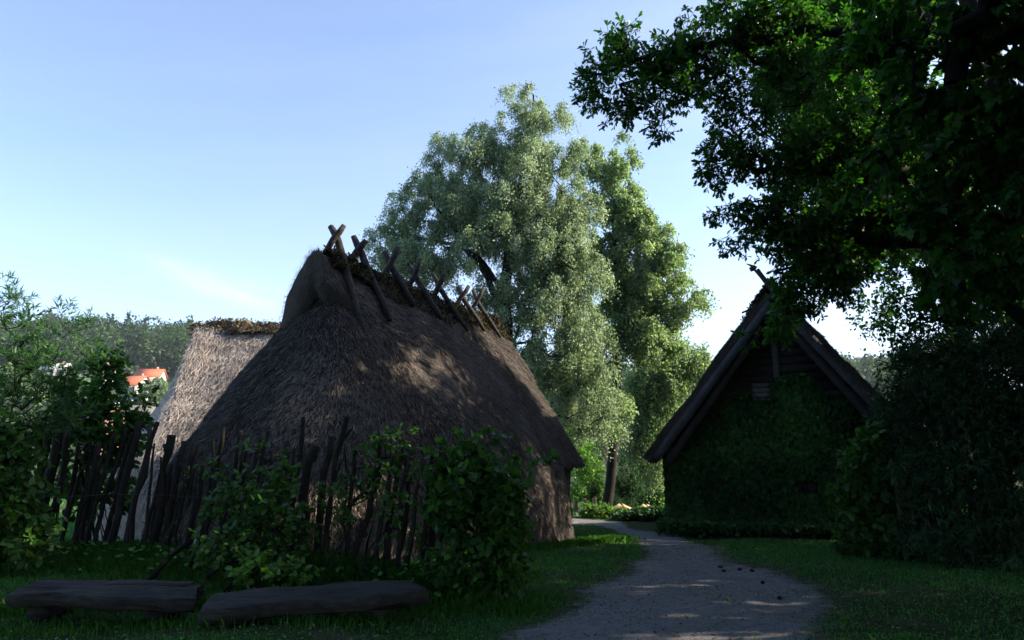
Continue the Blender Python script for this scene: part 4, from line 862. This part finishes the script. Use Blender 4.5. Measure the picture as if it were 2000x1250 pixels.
maple = [E(1740, 60, 80, 80, DM, .8), E(1860, 60, 120, 90, DM, 1.0), E(1980, 60, 110, 100, DM, 1.0), E(1760, 180, 80, 70, DM, .8), E(1880, 200, 110, 80, DM, .9), E(1990, 230, 90, 100, DM-.3, .8), E(1740, 310, 90, 70, DM+.3, .8), E(1860, 330, 100, 70, DM+.2, .9), E(1970, 370, 90, 80, DM-.2, .8), E(1790, 420, 80, 50, DM+.3, .7), E(1900, 450, 90, 55, DM+.1, .7), (np.array([8.2, 8.0, 8.5]), np.array([2.4, 2.2, 2.6])), (np.array([7.0, 6.2, 8.6]), np.array([2.2, 2.0, 1.6])), (np.array([4.8, 4.6, 8.4]), np.array([2.2, 2.2, 1.3])), (np.array([2.6, 4.4, 9.2]), np.array([2.0, 2.0, 1.2])), (np.array([3.3, 6.9, 9.7]), np.array([2.4, 1.9, 1.2])), (np.array([5.9, 5.6, 10.6]), np.array([2.2, 2.0, 1.2])), (np.array([8.7, 4.6, 5.8]), np.array([2.0, 1.6, 1.6])), (np.array([8.9, 9.4, 6.4]), np.array([1.8, 1.6, 1.8])), E(1880, 540, 100, 55, DM+.6, .8), E(1985, 520, 70, 80, DM+.4, .8)]  # lobes given in metres extend the unseen crown to shade the yard
tree('maple_tree', 'maple hanging large palmate leaves over the upper right of the yard', 'maple', [MT, ML, ML2], maple, 3000, M['maple'], M['bark_oak'], 'rosette', r_, shell=.5, step=.35, r0=.0045, T=T_MAPLE, size=.15, n_twig=4, twig=(.12, .34), n_leaf=5, droop=.45)
DH = 14.6
HT = trunkline([gxy(11.4, 14.8)-np.array([0, 0, .3]), (11.2, 14.8, 3), (10.9, 14.7, 6.0), (10.5, 14.6, 9.0)], [.26, .22, .15, .05], 12)
HL = trunkline([(11.1, 14.8, 4.6), at(1960, 500, DH), at(1880, 455, DH), at(1820, 520, DH), at(1790, 590, DH)], [.09, .065, .05, .035, .012], 14)
tree('hornbeam_tree', 'small leaved tree trailing thin bare strands beneath the oak, above the yew', 'tree', [HT, HL],
     [E(1820, 610, 70, 40, DH, .8), E(1900, 570, 90, 60, DH, 1.0), E(1980, 560, 80, 90, DH, 1.0), E(1740, 645, 38, 26, DH-.2, .5), E(1715, 625, 26, 14, DH-.2, .4), E(1780, 690, 55, 36, DH, .7), E(1890, 660, 90, 50, DH, 1.0), E(1730, 700, 24, 18, DH, .4), E(1870, 470, 90, 50, DH+.3, 1.0), E(1990, 440, 100, 80, DH+.3, 1.2), E(1760, 560, 40, 20, DH, .5), (np.array([10.7, 15.4, 7.6]), np.array([2.0, 1.7, 1.9])), (np.array([9.3, 15.2, 8.6]), np.array([1.8, 1.5, 1.4])), (np.array([7.9, 16.9, 8.4]), np.array([1.5, 1.1, 1.6])), (np.array([10.2, 17.2, 9.4]), np.array([1.9, 1.3, 1.8])), (np.array([9.05, 17.0, 5.3]), np.array([.9, .6, .6]))],  # lobes given in metres are added to shade the hut and gable
     1500, M['oak'], M['bark_oak'], 'weep', r_, step=.35, r0=.0042, T=T_OVAL, size=.085, n_str=3, length=(.2, .75), n_leaf=9, jit=.05, out=.8)

FT = trunkline([gxy(12.2, 18.6)-np.array([0, 0, .3]), (12.0, 18.5, 3.5), (11.4, 18.3, 6.5), (10.4, 17.9, 9.0), (9.2, 17.4, 11.0)], [.32, .26, .20, .13, .05], 14)  # oak added behind the nearer foliage to keep sun off the hut
tree('oak_tree', 'added oak behind the overhanging oak, placed to shade the roof of the big hut', 'oak', [FT],
     [(np.array([8.9, 17.3, 10.7]), np.array([1.7, 1.2, 1.3])), (np.array([9.6, 17.8, 9.0]), np.array([1.6, 1.1, 1.2])), (np.array([10.4, 18.2, 7.4]), np.array([1.5, 1.0, 1.2])), (np.array([7.5, 15.9, 10.4]), np.array([1.5, 1.2, 1.1])), (np.array([11.6, 18.2, 9.6]), np.array([1.4, 1.2, 1.6])), (np.array([7.2, 15.3, 11.2]), np.array([1.6, 1.2, 1.0])), (np.array([8.4, 16.7, 11.8]), np.array([1.6, 1.2, 1.0])), (np.array([7.2, 13.9, 10.3]), np.array([1.6, .9, 1.2])), (np.array([8.6, 14.4, 11.2]), np.array([1.4, .9, 1.0]))],
     2300, M['oak'], M['bark_oak'], 'rosette', r_, step=.35, r0=.0048, T=T_OAK, size=.13, n_twig=5, twig=(.1, .32), n_leaf=6)

# unseen oaks added beyond the frame so that their crowns shade the yard
def shade_oak(x, y, h, cr, n, seed, lab, sz=.17, z0=.32):
    rng = np.random.default_rng(seed); g = gxy(x, y); global r_
    r_ = rng; T = trunkline([g-np.array([0, 0, .3]), g+np.array([.1, 0, h*.4]), g+np.array([-.1, .1, h*.7]), g+np.array([0, 0, h*.95])], [.34, .27, .17, .04], 12)
    el = []
    for k in range(11):
        a = k*2.4; q = (k+.5)/11; zc = h*(z0+(1-z0)*q); rr = cr*math.sin(math.pi*min(.95, .28+.68*q)); el.append((g+np.array([math.cos(a)*rr*.55, math.sin(a)*rr*.55, zc]), np.array([rr*.6, rr*.6, h*.13])))
    return tree('oak_tree', lab, 'oak', [T], el, n, M['oak'], M['bark_oak'], 'rosette', rng, step=.6, r0=.008, T=T_QUAD, size=sz, n_twig=4, twig=(.2, .6), n_leaf=5, group='unseen oaks added to shade the yard')
SHADE_OAK = 'unseen oak added beyond the frame to shade the yard'
for i, (x, y, h, cr, n, z0) in enumerate([(13.5, 5.0, 13, 4.2, 1150, .22), (15.5, 11.0, 11.5, 3.8, 950, .2), (15.0, 16.5, 9.0, 3.4, 800, .15), (9.5, 1.5, 12.5, 4.2, 1150, .25), (5.5, -4.0, 13, 4.6, 560, .3), (17.5, -1.5, 13, 4.6, 900, .15), (-10.5, 1.5, 11, 4.6, 620, .2), (1.0, -1.8, 12.0, 6.4, 750, .52), (-7.5, -2.5, 12, 5.6, 900, .25), (11.5, -5.5, 13, 5.5, 800, .15), (-14.5, 6.0, 8, 3.4, 480, .2), (19.5, 7.0, 13, 5.0, 800, .15), (19.0, 14.0, 12, 4.6, 800, .15)]):
    shade_oak(x, y, h, cr, n, 70+i, SHADE_OAK, z0=z0)

# ------------------------------------------------------------------ village and wooded hillsides
def house(label, px, py, D, w, dpt, wall_h, roof_h, roofm, wallm, yaw):
    t = thing('village_house', label, 'house'); c = at(px, py, D); R = np.array([[math.cos(yaw), -math.sin(yaw), 0], [math.sin(yaw), math.cos(yaw), 0], [0, 0, 1]]); eave = c[2]-roof_h
    L = lambda x, y, z: c*np.array([1, 1, 0])+R@np.array([x, y, 0])+np.array([0, 0, z])
    wl = MB(); g = float(gz(c[0], c[1]))-1; hw, hd = w/2, dpt/2; q = [L(-hw, -hd, g), L(hw, -hd, g), L(hw, hd, g), L(-hw, hd, g), L(-hw, -hd, eave), L(hw, -hd, eave), L(hw, hd, eave), L(-hw, hd, eave), L(-hw, 0, eave+roof_h*.96), L(hw, 0, eave+roof_h*.96)]
    wl.add(np.array(q), [np.array([[0, 1, 5, 4], [2, 3, 7, 6]]), np.array([[1, 2, 6, 9, 5], [3, 0, 4, 8, 7]])]); wl.build('wall', wallm, t)
    rf = MB(); o = .5; sl_ = roof_h/hd
    for s in (-1, 1):
        a = [L(-hw-o, s*(hd+o), eave-o*sl_+.05), L(hw+o, s*(hd+o), eave-o*sl_+.05), L(hw+o, 0, c[2]+.05), L(-hw-o, 0, c[2]+.05)]; a += [p+np.array([0, 0, .22]) for p in a]
        rf.add(np.array(a), np.array([[0, 1, 2, 3], [7, 6, 5, 4], [0, 4, 5, 1], [1, 5, 6, 2], [3, 2, 6, 7], [0, 3, 7, 4]]))
    rfo = rf.build('roof', roofm, t); ch = MB(); box(ch, L(w*.2, dpt*.12, c[2]+.3), (.7, .7, 1.5)); ch.build('chimney', M['wall_pink'], rfo)
    for k in range(3):
        x = -hw+w*(k+.5)/3; wn_ = MB(); box(wn_, L(x, -hd-.02, eave-1.3), (1.1, .10, 1.2), R); wn_.build('window', M['glass'], t)
    wn_ = MB(); box(wn_, L(hw+.02, 0, eave-.9), (.10, 1.1, 1.2), R); wn_.build('window', M['glass'], t)
house('village house with bright orange roof and white end wall, before the other red roof', 266, 736, 222, 7.4, 7.0, 3, 2.9, M['roof_red'], M['wall_white'], -.25)
house('village house with red roof and dark skylight just behind the orange roof', 296, 722, 246, 8.0, 7.0, 3, 2.7, M['roof_red'], M['wall_white'], .12)
house('village house with dull brownish pink roof seen through the hazel tips', 200, 713, 252, 7.5, 6.5, 3, 2.4, M['roof_brown'], M['wall_white'], -.1)
house('pale grey roofed village house showing through the willow', 112, 711, 262, 8.5, 6.5, 3, 2.4, M['wall_white'], M['wall_white'], .1)
house('brick village house low down behind the hazel leaves', 205, 799, 150, 6.5, 5.5, 3, 1.9, M['roof_brown'], M['wall_pink'], -.2)
house('pinkish village house glimpsed between the birch trunk and the gabled house', 1224, 862, 130, 6.0, 5.5, 3, 2.2, M['roof_brown'], M['wall_pink'], .3)
def car(label, px, py, D, yaw, paint):
    p = at(px, py, D); z = float(gz(p[0], D)); c = np.array([p[0], D, p[2]]); t = thing('parked_car', label, 'car', 'cars parked below the village houses')
    Rz = np.array([[math.cos(yaw), -math.sin(yaw), 0], [math.sin(yaw), math.cos(yaw), 0], [0, 0, 1]])
    pr_ = np.array([(-2.1, .35), (-2.1, .75), (-1.9, .92), (-1.1, 1.0), (-.6, 1.42), (.75, 1.45), (1.5, 1.0), (2.05, .9), (2.12, .35)])
    b = MB(); k = len(pr_); V = np.concatenate([np.column_stack([pr_[:, 0], np.full(k, s*np.where(pr_[:, 1] > 1.2, .68, .85)) if False else s*np.where(pr_[:, 1] > 1.2, .66, .85), pr_[:, 1]]) for s in (-1, 1)])@Rz.T+c
    b.add(V, [np.arange(k)[None], (np.arange(k)[::-1]+k)[None], np.array([[(i+1) % k, i, i+k, (i+1) % k+k] for i in range(k)])]); b.build('body', paint, t)
    for s in (-1, 1):
        w_ = MB(); q = np.array([(-.95, s*.80, 1.02), (1.3, s*.80, 1.02), (.7, s*.70, 1.38), (-.55, s*.70, 1.38)]); q = np.concatenate([q, q-np.array([0, s*.03, 0])])@Rz.T+c; w_.add(q, np.array([[0, 1, 2, 3], [7, 6, 5, 4], [0, 4, 5, 1], [1, 5, 6, 2], [2, 6, 7, 3], [3, 7, 4, 0]])); w_.build('window', M['glass'], t)
        for x in (-1.35, 1.35):
            w_ = MB(); A_ = Rz@np.array([x, s*.70, .32])+c; B_ = Rz@np.array([x, s*.90, .32])+c; tube(w_, [A_, B_], .32, 14); w_.build('wheel', M['tyre'], t)
    # the paved shelf the car stands on
    return c
cc = [car('white parked car showing between hazel leaves below the orange roof', 212, 792, 172, .15, M['car']), car('dark blue parked car beside the white one behind the hazel', 244, 788, 178, -.1, M['car_dark'])]
mb = MB(); 
c0 = np.mean(cc, axis=0); q = np.array([(-9, -4, -.02), (9, -4, -.02), (9, 5, -.02), (-9, 5, -.02), (-9, -4, -6), (9, -4, -6), (9, 5, -6), (-9, 5, -6)])+np.array([c0[0], c0[1], min(c[2] for c in cc)])
for i in range(2): pass
mb.add(q, np.array([[0, 1, 2, 3], [0, 4, 5, 1], [1, 5, 6, 2], [2, 6, 7, 3], [3, 7, 4, 0]])); tag(mb.build('road', M['path']), 'paved parking shelf on the village slope', kind='structure')

def forest(name, label, u0, u1, n, seed, d0=262, d1=470):
    rng = np.random.default_rng(seed); mb = MB(); d = np.sqrt(rng.uniform(d0**2, d1**2, n)); u = rng.uniform(u0, u1, n); x = u*d; z = gz(x, d); h = rng.uniform(10, 18, n); w = rng.uniform(4.0, 7.0, n)
    tone = np.clip(rng.normal(.45, .34, n), 0, 1); kk = 240
    conifer = rng.random(n) < .2; w = np.where(conifer, w*.6, w); h = np.where(conifer, h*1.15, h)
    dirs = unit(rng, n*kk).reshape(n, kk, 3); rr = rng.random((n, kk, 1))**.35
    P = dirs*rr; taper = np.where(conifer[:, None], .55*(1-P[..., 2])*.9+.05, 1.0)
    lob = 1+.28*np.sin(dirs[..., 0]*4+tone[:, None]*20)*np.sin(dirs[..., 1]*5+tone[:, None]*31)
    Q = np.stack([x[:, None]+P[..., 0]*(w[:, None]*taper*lob), d[:, None]+P[..., 1]*(w[:, None]*taper*lob), z[:, None]+h[:, None]*.52+P[..., 2]*h[:, None]*.48], -1).reshape(-1, 3)
    D = nrm(unit(rng, n*kk)+dirs.reshape(-1, 3)*.4); leaves(mb, T_DIAM, Q, D, nrm(dirs.reshape(-1, 3)+unit(rng, n*kk)*.7+np.array([0, 0, .5])), rng.uniform(1.0, 2.1, n*kk), np.clip(np.repeat(tone, kk)+rng.normal(0, .13, n*kk), 0, 1))
    frusta(mb, np.column_stack([x, d, z-.5]), np.column_stack([x, d, z+h*.6]), np.full(n, .25), np.full(n, .12), 4, np.zeros(n))
    tag(mb.build(name, M['forest']), label, kind='stuff')
forest('forest', 'dark mixed wood covering the hill beyond the village', -1.15, -.28, 1050, 81)
forest('forest', 'hazy green wood on the far slope behind the gabled house',   .40, .66, 450, 82, 200)
forest('forest', 'distant wood closing the valley behind the birches', -.28, .40, 600, 83, 150)
for i, (lab, px, D, yt, w) in enumerate([('round light green tree next to the red village roof', 306, 214, 738, 3.6), ('pale bushy tree under the wood, above the hazel tips', 250, 262, 712, 4.0), ('low yellowish tree on the slope seen through the willow', 60, 200, 752, 4.5), ('green tree on the meadow between willow and brownish roof', 155, 215, 735, 4.5), ('dark tree standing below the orange village roof', 252, 190, 757, 4.2), ('spreading tree on the meadow left of the grey roof', 25, 235, 712, 4.6)]):
    rng = np.random.default_rng(90+i); p = at(px, yt, D); g = float(gz(p[0], D)); h = p[2]-g; u0 = np.array([p[0], D, g])
    tree('village_tree', lab, 'tree', [(np.array([u0-np.array([0, 0, .5]), u0+np.array([0, 0, h*.4]), u0+np.array([0, 0, h*.8])]), [.3, .25, .1])], [(u0+np.array([0, 0, h*.58]), np.array([w, w, h*.40]))], 90, M['forest'] if i in (4,) else M['willowbirch'], M['bark_oak'], 'rosette', rng, step=1.5, r0=.02, T=T_QUAD, size=.8, n_twig=4, twig=(.4, 1.2), n_leaf=4)

# ------------------------------------------------------------------ ground cover, grass, path litter
def ground_cover():
    rng = np.random.default_rng(95); mb = MB(); pts = np.array([gpt(x, y) for x, y in ((1212, 1019), (1260, 1019), (1330, 1021), (1420, 1024), (1520, 1026), (1600, 1028), (1690, 1032))]); line = resample(pts, 300)
    n = 26000; k = rng.integers(0, 300, n); ac = rng.random(n); P = line[k]+np.array([0, 1, 0])*(ac*1.25)[:, None]+rng.normal(0, .03, (n, 3))
    ht = (.40+.10*wave_noise(P, 1.7, 6, 3))*np.sin(np.clip(ac*.85+.12, 0, 1)*math.pi)**.6*(1-.55*np.exp(-k/18.)); P[:, 2] = gz(P[:, 0], P[:, 1])+ht*rng.random(n)**.35
    D = nrm(unit(rng, n)+np.array([0, -.4, -.1])); leaves(mb, T_IVY, P, D, nrm(np.array([0, -.6, .8])+unit(rng, n)*.5), rng.uniform(.06, .12, n), np.clip(rng.normal(.5, .2, n)+.2*wave_noise(P, 3, 7, 2), 0, 1))
    # between the band and the house wall
    n = 9000; w = rng.uniform(-3.2, 3.4, n); s = rng.uniform(-1.4, .7, n); P = gh(s, w, w*0); P[:, 2] = gz(P[:, 0], P[:, 1])+(.25+.15*wave_noise(P, 2, 8, 2))*rng.random(n)**.5
    leaves(mb, T_IVY, P, nrm(unit(rng, n)), nrm(np.array([0, -.4, .9])+unit(rng, n)*.5), rng.uniform(.07, .13, n), np.clip(rng.normal(.4, .2, n), 0, 1))
    tag(mb.build('ground_cover', M['ivy']), 'low ivy ground cover banked along the foot of the gabled house', kind='stuff')
ground_cover()

def blades(mb, P, h, w, rng, lean=.45, base=.5, sd=.22):
    n = len(P); a = rng.random(n)*2*math.pi; d = np.column_stack([np.cos(a), np.sin(a), np.zeros(n)]); b = np.column_stack([-np.sin(a), np.cos(a), np.zeros(n)])
    k = (rng.random(n)*lean)[:, None]; m = P+np.array([0, 0, 1.])*(h*.6)[:, None]+b*k*(h*.3)[:, None]; t = P+np.array([0, 0, 1.])*(h*(1-.25*k[:, 0]))[:, None]+b*k*(h*1.0)[:, None]; ww = (w/2)[:, None]*d
    V = np.stack([P-ww, P+ww, m+ww*.75, t, m-ww*.75], 1); mb.add(V.reshape(-1, 3), np.arange(5*n).reshape(n, 5), np.repeat(np.clip(rng.normal(base, sd, n), 0, 1), 5))
def lawn():
    rng = np.random.default_rng(96); mb = MB(); N = 330000
    y = 5.6+(24-5.6)*rng.random(N)**1.5; x = (rng.random(N)*2-1)*(y*.80+.6); P = np.column_stack([x, y, gz(x, y)])
    sd = inside(P); j = P.copy(); j[:, :2] += rng.normal(0, .16, (N, 2)); near = inside(j)
    worn = wave_noise(P*np.array([1, 1, 0]), 1.1, 55, 4); worn2 = wave_noise(P*np.array([1, 1, 0]), 4.0, 56, 3)
    # the trodden dirt on the right of the foreground and in front of the benches
    dirt = np.exp(-(((x-4.6)/2.6)**2+((y-8.2)/1.9)**2))*1.0+np.exp(-(((x+2.6)/2.2)**2+((y-7.1)/.35)**2))*.9
    keep = rng.random(N) < np.clip(.95-.55*(worn > .35)-.35*(worn2 > .5)-dirt*.80-.25*near, .03, 1)
    keep &= ~sd | (rng.random(N) < .018*(wave_noise(P*np.array([1, 1, 0]), 2.2, 58, 3) > .25)+.004)
    jj = P.copy(); jj[:, :2] += rng.normal(0, .24, (N, 2)); keep |= sd & ~inside(jj) & (rng.random(N) < .75*(worn2 > -.25))
    keep |= sd & (x > 1.9) & (y < 9.6) & (rng.random(N) < .22*np.clip((x-1.9)/1.6, 0, 1)*(worn2 > .05))
    keep &= ~((y > 15.5) & (x > 3.2) & (y > 17.0))
    P = P[keep]; n = len(P); h = rng.uniform(.016, .050, n)*(1+.35*wave_noise(P, 2.5, 57, 2)); k = rng.random(n) < .03; h[k] *= 1.9
    w = .0045+.00045*P[:, 1]
    lum = np.clip(.5+.25*wave_noise(P, 1.3, 59, 3), 0, 1)
    blades(mb, P, h, w*rng.uniform(.7, 1.3, n), rng, .8); tag(mb.build('grass', M['grass']), 'short trampled lawn grass on both sides of the path', kind='stuff')
    # clover and daisy leaves
    mb = MB(); n = 14000; y = 5.8+9*rng.random(n)**1.4; x = (rng.random(n)*2-1)*(y*.78); P = np.column_stack([x, y, gz(x, y)+rng.uniform(.01, .035, n)]); P = P[~inside(P)]; n = len(P)
    leaves(mb, T_OVAL, P, nrm(unit(rng, n)*np.array([1, 1, .25])), nrm(np.array([0, 0, 1.])+unit(rng, n)*.3), rng.uniform(.018, .04, n), np.clip(rng.normal(.55, .2, n), 0, 1)); tag(mb.build('clover', M['grass']), 'clover leaves scattered in the lawn', kind='stuff')
    mb = MB(); n = 260; y = 6.2+6*rng.random(n); x = (rng.random(n)*2-1)*(y*.74); P = np.column_stack([x, y, gz(x, y)+.055]); P = P[~inside(P)]; P = np.repeat(P, 6, 0); n = len(P); a = np.arange(n)*math.pi/3
    leaves(mb, T_OVAL, P, np.column_stack([np.cos(a), np.sin(a), np.full(n, .15)]), np.tile([0, 0, 1.], (n, 1)), .009, np.full(n, .5)); tag(mb.build('daisies', M['daisy']), 'tiny white daisies dotted over the lawn', kind='stuff')
    # long grass and weeds along the fence
    mb = MB(); n = 46000; q = rng.random(n); base = FA+(FB-FA)*q[:, None]; off = rng.normal(-.25, .42, n); nr = np.array([FB[1]-FA[1], -(FB[0]-FA[0])]); nr = -nr/np.linalg.norm(nr)
    P2 = base-np.abs(off)[:, None]*(-nr)*np.where(rng.random(n) < .72, -1, 1)[:, None]*1.0; P = np.column_stack([P2, gz(P2[:, 0], P2[:, 1])]); dens = wave_noise(P, 1.7, 71, 3) > -.55; P = P[dens]; n = len(P)
    dist = np.abs((P[:, :2]-FA)@nr); h = rng.uniform(.16, .50, n)*np.exp(-dist*.9)*(1+.4*wave_noise(P, 1.5, 72, 2))
    blades(mb, P, h, rng.uniform(.006, .013, n), rng, .75, .45)
    nw = 5200; q = rng.random(nw); base = FA+(FB-FA)*q[:, None]; P2 = base+rng.normal(0, .35, nw)[:, None]*nr; P = np.column_stack([P2, gz(P2[:, 0], P2[:, 1])+rng.uniform(.04, .40, nw)*rng.random(nw)]); leaves(mb, T_OVAL, P, nrm(unit(rng, nw)*np.array([1, 1, .5])), nrm(np.array([0, -.3, 1.])+unit(rng, nw)*.5), rng.uniform(.05, .11, nw), np.clip(rng.normal(.5, .2, nw), 0, 1))
    # grass creeping up to the benches and hut foot
    for (ax, ay, bx, by, n, hh) in ((-6.2, 8.15, -1.0, 8.45, 5200, .18), (-5.8, 7.15, -1.1, 7.55, 1300, .14), (-.9, 12.6, 2.6, 16.8, 5200, .16), (-1.6, 8.8, .2, 8.2, 2500, .16)):
        q = rng.random(n)[:, None]; P2 = np.array([ax, ay])*(1-q)+np.array([bx, by])*q+rng.normal(0, .16, (n, 2)); P = np.column_stack([P2, gz(P2[:, 0], P2[:, 1])]); blades(mb, P, rng.uniform(.4, 1, n)*hh, rng.uniform(.006, .011, n), rng, .7, .5)
    tag(mb.build('tall_grass', M['tallgrass']), 'long uncut grass and weeds along the stake fence', kind='stuff')
    # rough meadow beyond, seen through gaps
    mb = MB(); n = 50000; y = rng.uniform(14, 60, n); x = rng.uniform(-1, 1, n)*y*.85; P = np.column_stack([x, y, gz(x, y)]); P = P[~inside(P) & ~((np.abs(x-2.6) < 1.6) & (y < 23)) & ~((x > 2.8) & (y < 24))]; n = len(P)
    blades(mb, P, rng.uniform(.05, .16, n), rng.uniform(.02, .04, n), rng, .7, .6); tag(mb.build('meadow_grass', M['grass']), 'meadow grass behind the huts', kind='stuff')
lawn()

def pebbles():
    rng = np.random.default_rng(97); mb = MB(); n = 26000; i = rng.integers(0, NP-1, n); tq = rng.random(n)
    P = PLr[i]*(1-tq[:, None])+PRr[i]*tq[:, None]+rng.normal(0, .10, (n, 3)); P = P[P[:, 1] < 15]; n = len(P); P[:, 2] = gz(P[:, 0], P[:, 1])+.008
    s = rng.lognormal(-5.15, .45, n); v = np.array([(1, 0, 0), (0, 1, 0), (-1, 0, 0), (0, -1, 0), (0, 0, .7)])
    V = P[:, None]+(v[None]+rng.normal(0, .22, (n, 5, 3)))*s[:, None, None]; f = np.array([[0, 1, 4], [1, 2, 4], [2, 3, 4], [3, 0, 4]]); mb.add(V.reshape(-1, 3), (f[None]+(np.arange(n)*5)[:, None, None]).reshape(-1, 3), np.repeat(np.clip(rng.normal(.45, .25, n), 0, 1), 5))
    tag(mb.build('gravel', M['pebble']), 'loose gravel on the footpath', kind='stuff')
    mb = MB(); n = 2600; y = 6+9*rng.random(n)**1.3; x = rng.uniform(-.2, .75, n)*y; P = np.column_stack([x, y, gz(x, y)+.018]); leaves(mb, T_OAK, P, nrm(unit(rng, n)*np.array([1, 1, .15])), nrm(np.array([0, 0, 1.])+unit(rng, n)*.25), rng.uniform(.02, .06, n), np.clip(rng.normal(.4, .2, n), 0, 1)); tag(mb.build('leaf_litter', M['moss']), 'dry brown leaf litter blown over path and lawn', kind='stuff')
pebbles()
def cones():
    rng = np.random.default_rng(98)
    spots = [(1406, 1110, 'first of the cones, closest to the grass tongue'), (1415, 1118, ''), (1446, 1115, ''), (1470, 1118, ''), (1342, 1053, ''), (1522, 1172, ''), (1490, 1141, '')]
    proto = None
    for x, y, _ in spots:
        p = gpt(x, y)
        if proto is None:
            b = MB(); tube(b, [(-.05, 0, .035), (-.03, 0, .036), (0, 0, .036), (.035, 0, .034), (.062, 0, .03)], [.014, .034, .038, .028, .008], 9, True, .06, rng, .5)
            n = 150; a = rng.random(n)*6.28; q = rng.uniform(-.05, .055, n); rr = .036*np.sqrt(np.clip(1-(q/.062)**2, .05, 1)); P = np.column_stack([q, np.cos(a)*rr, np.sin(a)*rr+.036]); leaves(b, T_OVAL, P, nrm(np.column_stack([np.full(n, .8), np.cos(a), np.sin(a)])), nrm(np.column_stack([np.full(n, -.5), np.cos(a), np.sin(a)])), .026, np.full(n, .5))
            proto = b.build('fir_cone', M['cone']); o = proto
        else:
            o = proto.copy(); COL.objects.link(o)
        o.location = (p[0], p[1], p[2]+.006); o.scale = (.55, .5, .45); o.rotation_euler = (0, 0, rng.random()*6.28)
        tag(o, 'small dark cone lying loose on the gravel path', 'cone', 'dark cones scattered on the path')
cones()

# ------------------------------------------------------------------ haze in the valley air
HAZE = 0.00016
if HAZE:
    m = bpy.data.materials.new('valley_haze'); m.use_nodes = True; n = m.node_tree; n.nodes.clear(); v = n.nodes.new('ShaderNodeVolumePrincipled'); v.inputs['Density'].default_value = HAZE; v.inputs['Color'].default_value = (.80, .88, 1.0, 1); v.inputs['Anisotropy'].default_value = .2
    o = n.nodes.new('ShaderNodeOutputMaterial'); n.links.new(v.outputs[0], o.inputs['Volume']); mb = MB(); box(mb, (0, 230, 55), (1500, 620, 122)); tag(mb.build('haze', m), 'thin blue valley haze', kind='stuff')

# ------------------------------------------------------------------ put every thing's empty at its base
bpy.context.view_layer.update()
import mathutils
for o in list(SC.objects):
    if o.type == 'EMPTY' and o.children:
        lo = np.min([np.array([tuple(c) for c in ch.bound_box]).min(0) for ch in o.children], axis=0); hi = np.max([np.array([tuple(c) for c in ch.bound_box]).max(0) for ch in o.children], axis=0)
        base = ((lo[0]+hi[0])/2, (lo[1]+hi[1])/2, lo[2]); o.location = base
        for ch in o.children: ch.matrix_parent_inverse = mathutils.Matrix.Translation(Vector(base)).inverted()
